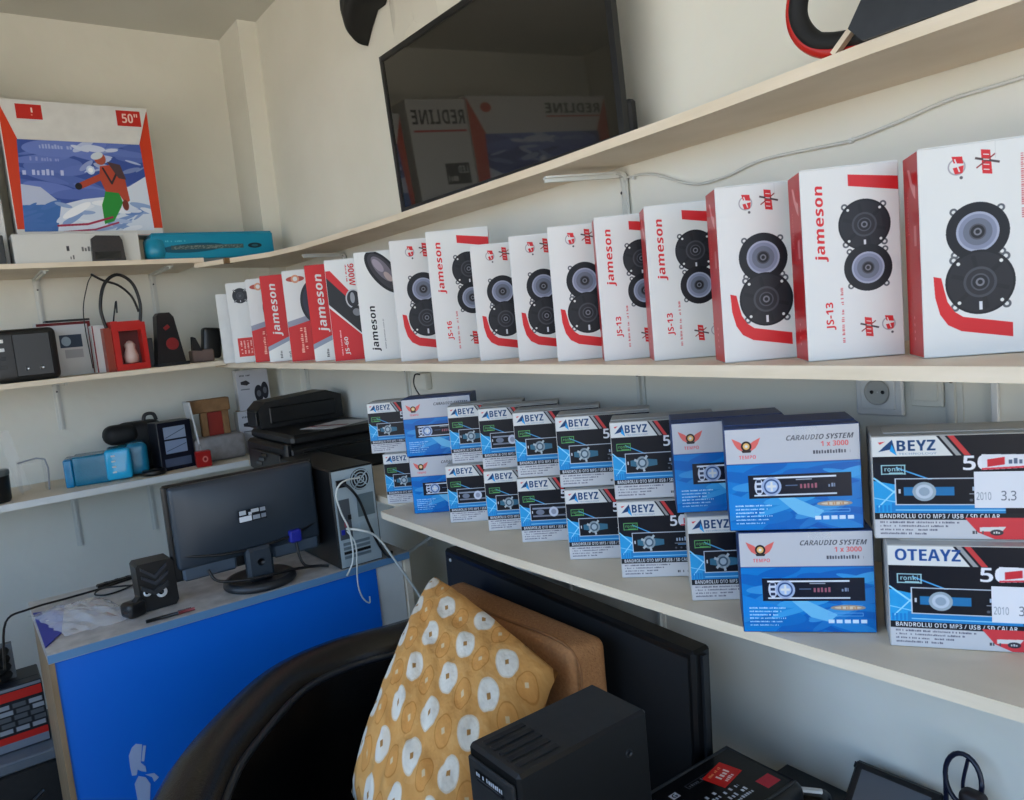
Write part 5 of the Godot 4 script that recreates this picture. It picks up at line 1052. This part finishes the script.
	t = thing("cable_reel", "coil of black cable with pale bands on the keyboard carton", "coil", Vector3(-1.33, 0.5265, 0.92)); var coil := MB.new(true)
	for k in 4:
		var ring := []
		for i in 25: ring.append(Vector3(0.085 * cos(TAU * i / 24), 0.014 + k * 0.024, 0.06 * sin(TAU * i / 24)))
		coil.tube(ring, 0.013, 8)
	part(t, "coil", coil.done(), M.black_matt); label_part(part(t, "band", MB.new().span(Vector3(0.062, 0.0, -0.012), Vector3(0.104, 0.104, 0.012)).done(), flat(Color(0.34, 0.35, 0.36), 0.5)), "grey band")

# ------------------------------------------------------------------ the armchair and what is heaped on it
func build_armchair():
	var leather := grained(Color(0.024, 0.025, 0.028), Color(0.040, 0.040, 0.042), 0.27, 0.04, Vector3(8, 8, 8), 81, 0.15)
	var t := thing("armchair", "black leather armchair with a rounded back and left arm before the counter", "armchair", Vector3(-0.72, 0, 2.35))
	var o := Vector3(-0.72, 0, 2.35)
	var path := []
	for q in [Vector3(-0.402, 0, 2.055), Vector3(-0.52, 0, 2.045), Vector3(-0.655, 0, 2.022), Vector3(-0.79, 0, 2.055), Vector3(-0.93, 0, 2.18), Vector3(-1.02, 0, 2.29), Vector3(-1.09, 0, 2.42), Vector3(-1.125, 0, 2.58), Vector3(-1.13, 0, 2.74)]: path.append(q - o)
	path = curve_pts(path, 5)
	var prof := [Vector2(-0.078, 0.06), Vector2(-0.082, 0.40), Vector2(-0.080, 0.685), Vector2(-0.070, 0.730), Vector2(-0.045, 0.757), Vector2(-0.005, 0.767), Vector2(0.022, 0.761), Vector2(0.042, 0.744), Vector2(0.050, 0.720), Vector2(0.046, 0.60), Vector2(0.042, 0.30), Vector2(0.042, 0.06)]
	var wall := MB.new(true); var rings := []
	for i in path.size():
		var d: Vector3 = (path[mini(i + 1, path.size() - 1)] - path[maxi(i - 1, 0)]).normalized()
		var inward := d.cross(Vector3.UP).normalized() * -1.0
		var drop: float = 0.05 * clampf((i - 24) / 16.0, 0, 1)
		var ring := PackedVector3Array()
		for q in prof: ring.append(path[i] + inward * q.x + Vector3(0, q.y - (drop if q.y > 0.5 else 0.0), 0))
		rings.append(ring)
	for i in path.size() - 1:
		for k in prof.size() - 1: wall.quad(rings[i][k], rings[i][k + 1], rings[i + 1][k + 1], rings[i + 1][k])
	wall.cap(rings[0]); wall.cap(rings[-1], true)
	part(t, "back_and_arm", wall.done(), leather)
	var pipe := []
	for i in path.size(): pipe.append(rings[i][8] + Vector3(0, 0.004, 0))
	label_part(part(t, "rim_highlight", MB.new(true).tube(pipe, 0.0075, 10).done(), flat(Color(0.10, 0.115, 0.135), 0.30)), "bluish grey tube added as the highlight along the rim")  # added tube: the gloss highlight of the rim is put into its bluish grey
	part(t, "seat", rounded(Vector3(0.64, 0.16, 0.58), 0.04, 6), leather, Vector3(0.075, 0.29, 0.09)); part(t, "base", carton(Vector3(0.62, 0.225, 0.56), 0.01, {}), leather, Vector3(0.075, 0.064, 0.09))
	for q in [[-0.30, -0.12], [0.30, -0.12], [-0.20, 0.32], [0.34, 0.32]]: part(t, "leg", MB.new().cone(Vector3(q[0], 0, q[1]), Vector3(q[0], 0.066, q[1]), 0.018, 0.024, 12).done(), M.black)
	# brown seat cushion on its side
	t = thing("seat_cushion", "plain brown cushion block standing on edge behind the patterned pillow", "cushion", Vector3(-0.342, 0.4525, 2.255))
	part(t, "cover", rounded(Vector3(0.092, 0.352, 0.52), 0.022, 6, Vector3(0.004, 0.0, 0.004)), grained(Color(0.60, 0.40, 0.23), Color(0.70, 0.49, 0.30), 0.85, 0.05, Vector3(7, 7, 7), 82, 0.5)); part(t, "seam", tube_mesh([Vector3(-0.035, 0.346, -0.245), Vector3(-0.037, 0.349, 0.0), Vector3(-0.035, 0.345, 0.248), Vector3(-0.037, 0.20, 0.2585), Vector3(-0.035, 0.03, 0.250)], 0.0028, 6), flat(Color(0.55, 0.36, 0.20), 0.8))
	# patterned pillow lying aslant: corners top, right, lower left, and one out of sight
	t = thing("pillow", "ochre pillow patterned with pale round coins lying aslant on the armchair", "pillow", Vector3(-0.60, 0.50, 2.42))
	var top := Vector3(-0.435, 0.872, 2.10); var right := Vector3(-0.425, 0.775, 2.515); var low := Vector3(-0.80, 0.645, 2.375)
	var far := Vector3(-0.80, 0.50, 2.60)
	var nrm := (right - top).cross(low - top).normalized()
	if nrm.y < 0: nrm = -nrm
	var cloth := printed(print_coins(), 0.85); cloth.normal_enabled = true; cloth.normal_texture = bump(0.03, 256, 5.0, 9); cloth.normal_scale = 0.5
	var fn := FastNoiseLite.new(); fn.seed = 4; fn.frequency = 2.2
	var st := SurfaceTool.new(); st.begin(Mesh.PRIMITIVE_TRIANGLES); st.set_smooth_group(0)
	var n := 28
	var at := func(i: int, j: int, side: float) -> Vector3:
		var u := 2.0 * i / n - 1; var v := 2.0 * j / n - 1
		var uu := u * (1 + 0.03 * (1 - v * v)); var vv := v * (1 + 0.02 * (1 - u * u))
		var a := (uu + 1) / 2; var b := (vv + 1) / 2
		var p := top.lerp(right, a).lerp(low.lerp(far, a), b)
		var th := 0.092 * pow((1 - pow(absf(u), 2.6)) * (1 - pow(absf(v), 2.6)), 0.40)
		var wr := fn.get_noise_2d(u * 1.6, v * 1.6) * 0.016 * (1 - pow(maxf(absf(u), absf(v)), 6))
		return p + nrm * (side * th + wr) - t.position
	for side in [1.0, -1.0]:
		for i in n:
			for j in n:
				var c := [[i, j], [i + 1, j], [i + 1, j + 1], [i, j + 1]]
				for k in ([0, 1, 2, 0, 2, 3] if side < 0 else [0, 2, 1, 0, 3, 2]):
					st.set_uv(Vector2(c[k][0] / float(n), c[k][1] / float(n))); st.add_vertex(at.call(c[k][0], c[k][1], side))
	st.index(); st.generate_normals()
	part(t, "cover", st.commit(), cloth)
	# black panel behind, leaning to the right wall
	t = thing("propped_television", "large black flat television panel propped under the radio carton shelf", "television", Vector3(-0.228, 0.016, 2.236)); t.rotation.x = deg_to_rad(2.0)
	part(t, "frame", carton(Vector3(0.050, 0.810, 0.865), 0.006, {}), M.black); part(t, "screen", MB.new().span(Vector3(-0.0262, 0.12, -0.42), Vector3(-0.0252, 0.795, 0.42)).done(), M.black_matt); label_part(part(t, "corner_screw", MB.new(true).cone(Vector3(-0.0265, 0.785, -0.40), Vector3(-0.0285, 0.785, -0.40), 0.005, 0.004, 10).done(), M.white_plastic), "white dot in the corner"); part(t, "end_ridge", MB.new().span(Vector3(-0.006, 0.01, 0.4330), Vector3(0.006, 0.80, 0.4395)).done(), M.dark_grey)
	# black box with vents
	t = thing("side_stool", "small black stool under the vented black box", "stool", Vector3(-0.63, 0, 2.865)); part(t, "seat", carton(Vector3(0.30, 0.03, 0.20), 0.006, {}), M.black, Vector3(0, 0.42, 0))
	for q in [[-0.12, -0.07], [0.12, -0.07], [-0.12, 0.07], [0.12, 0.07]]: part(t, "leg", MB.new().cone(Vector3(q[0], 0, q[1]), Vector3(q[0], 0.4205, q[1]), 0.012, 0.014, 10).done(), M.black)
	t = thing("power_unit", "black dusty box with top vents and white lettering before the pillow", "power supply", Vector3(-0.637, 0.4508, 2.783))
	var W := 0.236; var H := 0.412; var D := 0.118
	part(t, "case", carton(Vector3(W, H, D), 0.005, {"top": M.dusty_black, "side": M.black}))
	for k in 5: part(t, "vent", MB.new().span(Vector3(-0.104, H - 0.0005, -0.042 + k * 0.019), Vector3(-0.035, H + 0.0018, -0.033 + k * 0.019)).done(), M.black_matt)
	part(t, "end_plate", carton(Vector3(0.006, H - 0.02, D - 0.012), 0.002, {}), M.black_matt, Vector3(-W / 2 - 0.0032, 0.006, 0))
	var nm := MB.new(); nm.quad_uv(Vector3(0, 0.016, -0.035), Vector3(0, 0.016, 0.030), Vector3(0, 0, 0.030), Vector3(0, 0, -0.035))
	label_part(part(t, "name_plate", nm.done(), printed(print_label_strip(), 0.3), Vector3(-W / 2 - 0.0068, H - 0.042, 0)), "white lettering strip")
	part(t, "dial", MB.new(true).cone(Vector3(0.075, H - 0.05, D / 2 + 0.0002), Vector3(0.075, H - 0.05, D / 2 + 0.003), 0.006, 0.005, 12).done(), M.dark_grey)
	# low bench by the right wall and the things on it
	t = thing("low_bench", "low dark bench against the right wall under the radio carton shelf", "bench", Vector3(-0.235, 0, 3.07)); part(t, "top", carton(Vector3(0.44, 0.03, 0.72), 0.004, {}), M.dusty_black, Vector3(0, 0.47, 0))
	for q in [[-0.19, -0.30], [0.19, -0.30], [-0.19, 0.30], [0.19, 0.30]]: part(t, "leg", MB.new().box(Vector3(q[0], 0.235, q[1]), Vector3(0.03, 0.4705, 0.03)).done(), M.black)
	t = thing("tool_case", "black tool carton with white print and a red price sticker on the bench", "carton", Vector3(-0.352, 0.5008, 2.790), deg_to_rad(-1))
	part(t, "body", rounded(Vector3(0.32, 0.118, 0.172), 0.02, 6), M.black)
	var lid := MB.new(); lid.quad_uv(Vector3(-0.142, 0, -0.068), Vector3(0.142, 0, -0.068), Vector3(0.142, 0, 0.068), Vector3(-0.142, 0, 0.068))
	part(t, "printed_lid", lid.done(), printed(print_tool_case(), 0.25), Vector3(0, 0.1186, 0)); part(t, "rim", MB.new(true).tube([Vector3(-0.145, 0.118, -0.072), Vector3(0.145, 0.118, -0.072), Vector3(0.145, 0.118, 0.072), Vector3(-0.145, 0.118, 0.072), Vector3(-0.145, 0.118, -0.072)], 0.003, 6).done(), M.dark_grey)
	var stk := MB.new(); stk.quad_uv(Vector3(-0.03, 0, -0.022), Vector3(0.032, 0, -0.022), Vector3(0.032, 0, 0.022), Vector3(-0.03, 0, 0.022))
	label_part(part(t, "price_sticker", stk.done(), printed(print_red_sticker(), 0.4), Vector3(0.07, 0.1192, -0.022), Vector3(0, 0.2, 0)), "red price sticker")
	t = thing("tablet", "black tablet with grey screen leaning by the right wall", "tablet", Vector3(-0.112, 0.5050, 2.955)); t.rotation = Vector3(0, deg_to_rad(2), deg_to_rad(-44))
	part(t, "body", carton(Vector3(0.012, 0.115, 0.15), 0.004, {}), M.black); part(t, "screen", MB.new().span(Vector3(-0.0072, 0.014, -0.060), Vector3(-0.0062, 0.101, 0.060)).done(), flat(Color(0.34, 0.35, 0.37), 0.2)); label_part(part(t, "end_strip", MB.new().span(Vector3(-0.005, 0.100, -0.0765), Vector3(0.005, 0.110, -0.0752)).done(), M.dark_grey), "dark grey end strip")  # the last part is a thin dark grey strip on the tablet end
	t = thing("mouse", "black computer mouse with a white stripe beside the tool carton", "mouse", Vector3(-0.130, 0.5008, 2.835), deg_to_rad(35)); part(t, "shell", rounded(Vector3(0.055, 0.050, 0.085), 0.022, 5), M.black_gloss); label_part(part(t, "stripe", rounded(Vector3(0.012, 0.006, 0.05), 0.0028, 3), M.white_plastic, Vector3(0.0, 0.0485, 0.0)), "white stripe")
	t = thing("headphones", "blue and black looped earphone lead standing by the right wall", "headphones", Vector3(-0.040, 0.5008, 3.062)); var hp := []
	for i in 25: hp.append(Vector3(0.004 * sin(TAU * i / 24), 0.135 + 0.042 * sin(TAU * i / 24), 0.028 * cos(TAU * i / 24)))
	var navy := flat(Color(0.05, 0.07, 0.16), 0.35)
	part(t, "band", MB.new(true).tube(hp, 0.0042, 8).done(), navy); part(t, "stem", tube_mesh([Vector3(0.0, 0.13, -0.0275), Vector3(0.004, 0.07, -0.030), Vector3(0.0, 0.0, -0.030)], 0.0042, 8), navy); part(t, "stem", tube_mesh([Vector3(0.0, 0.172, 0.008), Vector3(0.002, 0.12, -0.002), Vector3(-0.006, 0.105, 0.014)], 0.003, 8), navy); label_part(part(t, "ear_cup", rounded(Vector3(0.03, 0.036, 0.04), 0.012, 4), flat(Color(0.12, 0.085, 0.09), 0.5), Vector3(-0.012, 0.094, 0.020)), "brownish ear cup")

# ------------------------------------------------------------------ brackets, sockets, wires
func bracket(label: String, at: Vector3, turn: float, reach: float, drop: float):
	var t := thing("shelf_bracket", label, "bracket", at, turn, "white shelf brackets")
	# local: the wall is behind (-z), the arm runs forward (+z) under the board
	var w := 0.013
	part(t, "arm", MB.new().span(Vector3(-w, -0.004, 0.016), Vector3(w, 0, reach)).span(Vector3(-0.004, -0.012, 0.016), Vector3(0.004, -0.0035, reach)).done(), M.steel_white)
	part(t, "upright", MB.new().span(Vector3(-w, -drop, 0.0005), Vector3(w, -0.012, 0.004)).span(Vector3(-0.004, -drop, 0.0035), Vector3(0.004, -0.012, 0.012)).done(), M.steel_white)
	part(t, "bend", MB.new().prism(PackedVector2Array([Vector2(0.0005, -0.022), Vector2(0.0005, -0.012), Vector2(0.005, -0.004), Vector2(0.014, 0.0), Vector2(0.024, 0.0), Vector2(0.024, -0.006), Vector2(0.016, -0.007), Vector2(0.010, -0.012), Vector2(0.008, -0.022)]), 2 * w, Vector3(-w, 0, 0), Basis(Vector3(0, 0, 1), Vector3.UP, Vector3(1, 0, 0))).done(), M.steel_white)
	part(t, "screw", MB.new(true).cone(Vector3(0, -0.045, 0.011), Vector3(0, -0.045, 0.014), 0.004, 0.003, 10).done(), M.dark_grey)

func build_wall_fittings():
	var b := "white steel shelf bracket "
	for q in [[0.88, "above the tall red swoosh carton"], [2.37, "under the top shelf right below the television"]]: bracket(b + q[1], Vector3(0, 1.740, q[0]), -PI / 2 - (0.45 if q[0] > 2 else 0.0), 0.185 if q[0] > 2 else 0.165, 0.22)
	for q in [[0.36, "in the corner behind the woofer carton"], [1.27, "on the right wall above the upper printer"], [2.37, "on the right wall above the upper radio cartons"], [3.05, "on the right wall beside the cream cover plate"]]: bracket(b + q[1], Vector3(0, mid_y(q[0]) - 0.0185, q[0]), -PI / 2, 0.27, 0.20)
	for q in [[1.30, "under the radio shelf beside the hanging pale cable"], [2.38, "under the radio shelf above the propped black television"]]: bracket(b + q[1], Vector3(0, 0.942, q[0]), -PI / 2, 0.28, 0.26)
	for q in [[-0.93, "above the black car stereo"], [-0.50, "above the black tapered receiver"]]: bracket(b + q[1], Vector3(q[0], 1.770, 0), 0, 0.34, 0.20)
	bracket(b + "on the far wall above the blue package", Vector3(-0.92, 1.3598, 0), 0, 0.36, 0.20)
	for q in [[-0.92, "on the far wall under the blue package"], [-0.63, "on the far wall under the black camera bag"]]: bracket(b + q[1], Vector3(q[0], 0.9418, 0), 0, 0.34, 0.27)
	# sockets above the radio cartons
	var t := thing("wall_socket", "white wall socket with a round recess above the radio cartons", "socket", Vector3(-0.0005, 1.222, 2.932), -PI / 2)
	part(t, "frame", carton(Vector3(0.082, 0.082, 0.010), 0.003, {}), M.white_plastic, Vector3(0, 0, 0.0055)); part(t, "insert", carton(Vector3(0.058, 0.058, 0.003), 0.001, {}), M.white_plastic, Vector3(0, 0.012, 0.0122)); label_part(part(t, "recess", MB.new(true).lathe([Vector2(0.022, 0.001), Vector2(0.021, -0.001), Vector2(0.018, -0.0010), Vector2(0.001, -0.0010)], 28, Vector3(0, 0.041, 0.0150), Basis(Vector3.RIGHT, PI / 2)).done(), flat(Color(0.66, 0.66, 0.64), 0.4)), "round recess")
	for k in [-0.0095, 0.0095]: part(t, "pin_hole", MB.new(true).cone(Vector3(k, 0.041, 0.0142), Vector3(k, 0.041, 0.0150), 0.0032, 0.0032, 10).done(), M.black)
	t = thing("wall_switch", "plain cream cover plate beside the wall socket", "cover plate", Vector3(-0.0005, 1.240, 3.010), -PI / 2)
	part(t, "plate", carton(Vector3(0.052, 0.075, 0.008), 0.002, {}), M.wall, Vector3(0, 0, 0.0045)); part(t, "rocker", carton(Vector3(0.038, 0.055, 0.003), 0.001, {}), M.wall, Vector3(0, 0.010, 0.0100))
	t = thing("cable_duct", "thin white cable duct running up the right wall above the price labelled carton", "duct", Vector3(-0.0005, 1.10, 3.110), -PI / 2); part(t, "duct", carton(Vector3(0.010, 0.22, 0.008), 0.001, {}), M.white_plastic, Vector3(0, 0, 0.0045))
	t = thing("junction_box", "small cream junction box with a short wire under the middle shelf", "junction box", Vector3(-0.0005, 1.235, 1.40), -PI / 2); part(t, "box", carton(Vector3(0.055, 0.055, 0.025), 0.003, {}), M.wall, Vector3(0, 0, 0.013)); part(t, "wire", tube_mesh([Vector3(0, 0.05, 0.026), Vector3(-0.02, 0.05, 0.034), Vector3(-0.034, 0.02, 0.034), Vector3(-0.02, -0.01, 0.03), Vector3(-0.01, -0.03, 0.02)], 0.0025, 6), M.cable_black)
	t = thing("wall_cable", "thin pale cable clipped along the right wall under the top shelf", "cable", Vector3(-0.006, 1.70, 2.80))
	part(t, "cable", tube_mesh([Vector3(0, 0.026, -0.44), Vector3(0, 0.020, -0.35), Vector3(0, -0.022, -0.24), Vector3(0, -0.024, -0.16), Vector3(0, -0.010, -0.075), Vector3(0, -0.013, 0.04), Vector3(0, -0.015, 0.10), Vector3(0, -0.004, 0.185), Vector3(0, 0.008, 0.26), Vector3(0, 0.012, 0.36), Vector3(0, 0.03, 0.60)], 0.0030, 6), M.cable_white)
	for z in [-0.40, 0.10]: part(t, "clip", MB.new().box(Vector3(0.002, 0.022 if z < 0 else -0.015, z), Vector3(0.008, 0.008, 0.005)).done(), M.white_plastic)
	t = thing("shelf_cable", "pale cable hanging below the radio carton shelf behind the armchair", "cable", Vector3(-0.06, 0.60, 1.45)); part(t, "cable", tube_mesh([Vector3(-0.02, 0.34, 0.12), Vector3(-0.03, 0.22, 0.10), Vector3(-0.08, 0.14, 0.0), Vector3(-0.12, 0.10, -0.06), Vector3(-0.145, 0.07, -0.12)], 0.0055, 8), M.cable_white)
	t = thing("wall_pipe", "thin white vertical pipe on the right wall behind the black panel", "pipe", Vector3(-0.008, 0.0, 2.06)); part(t, "pipe", MB.new(true).cone(Vector3.ZERO, Vector3(0, 0.94, 0), 0.006, 0.006, 10).done(), M.white_plastic); part(t, "clip", MB.new().box(Vector3(0.002, 0.70, 0), Vector3(0.010, 0.012, 0.018)).done(), M.white_plastic)
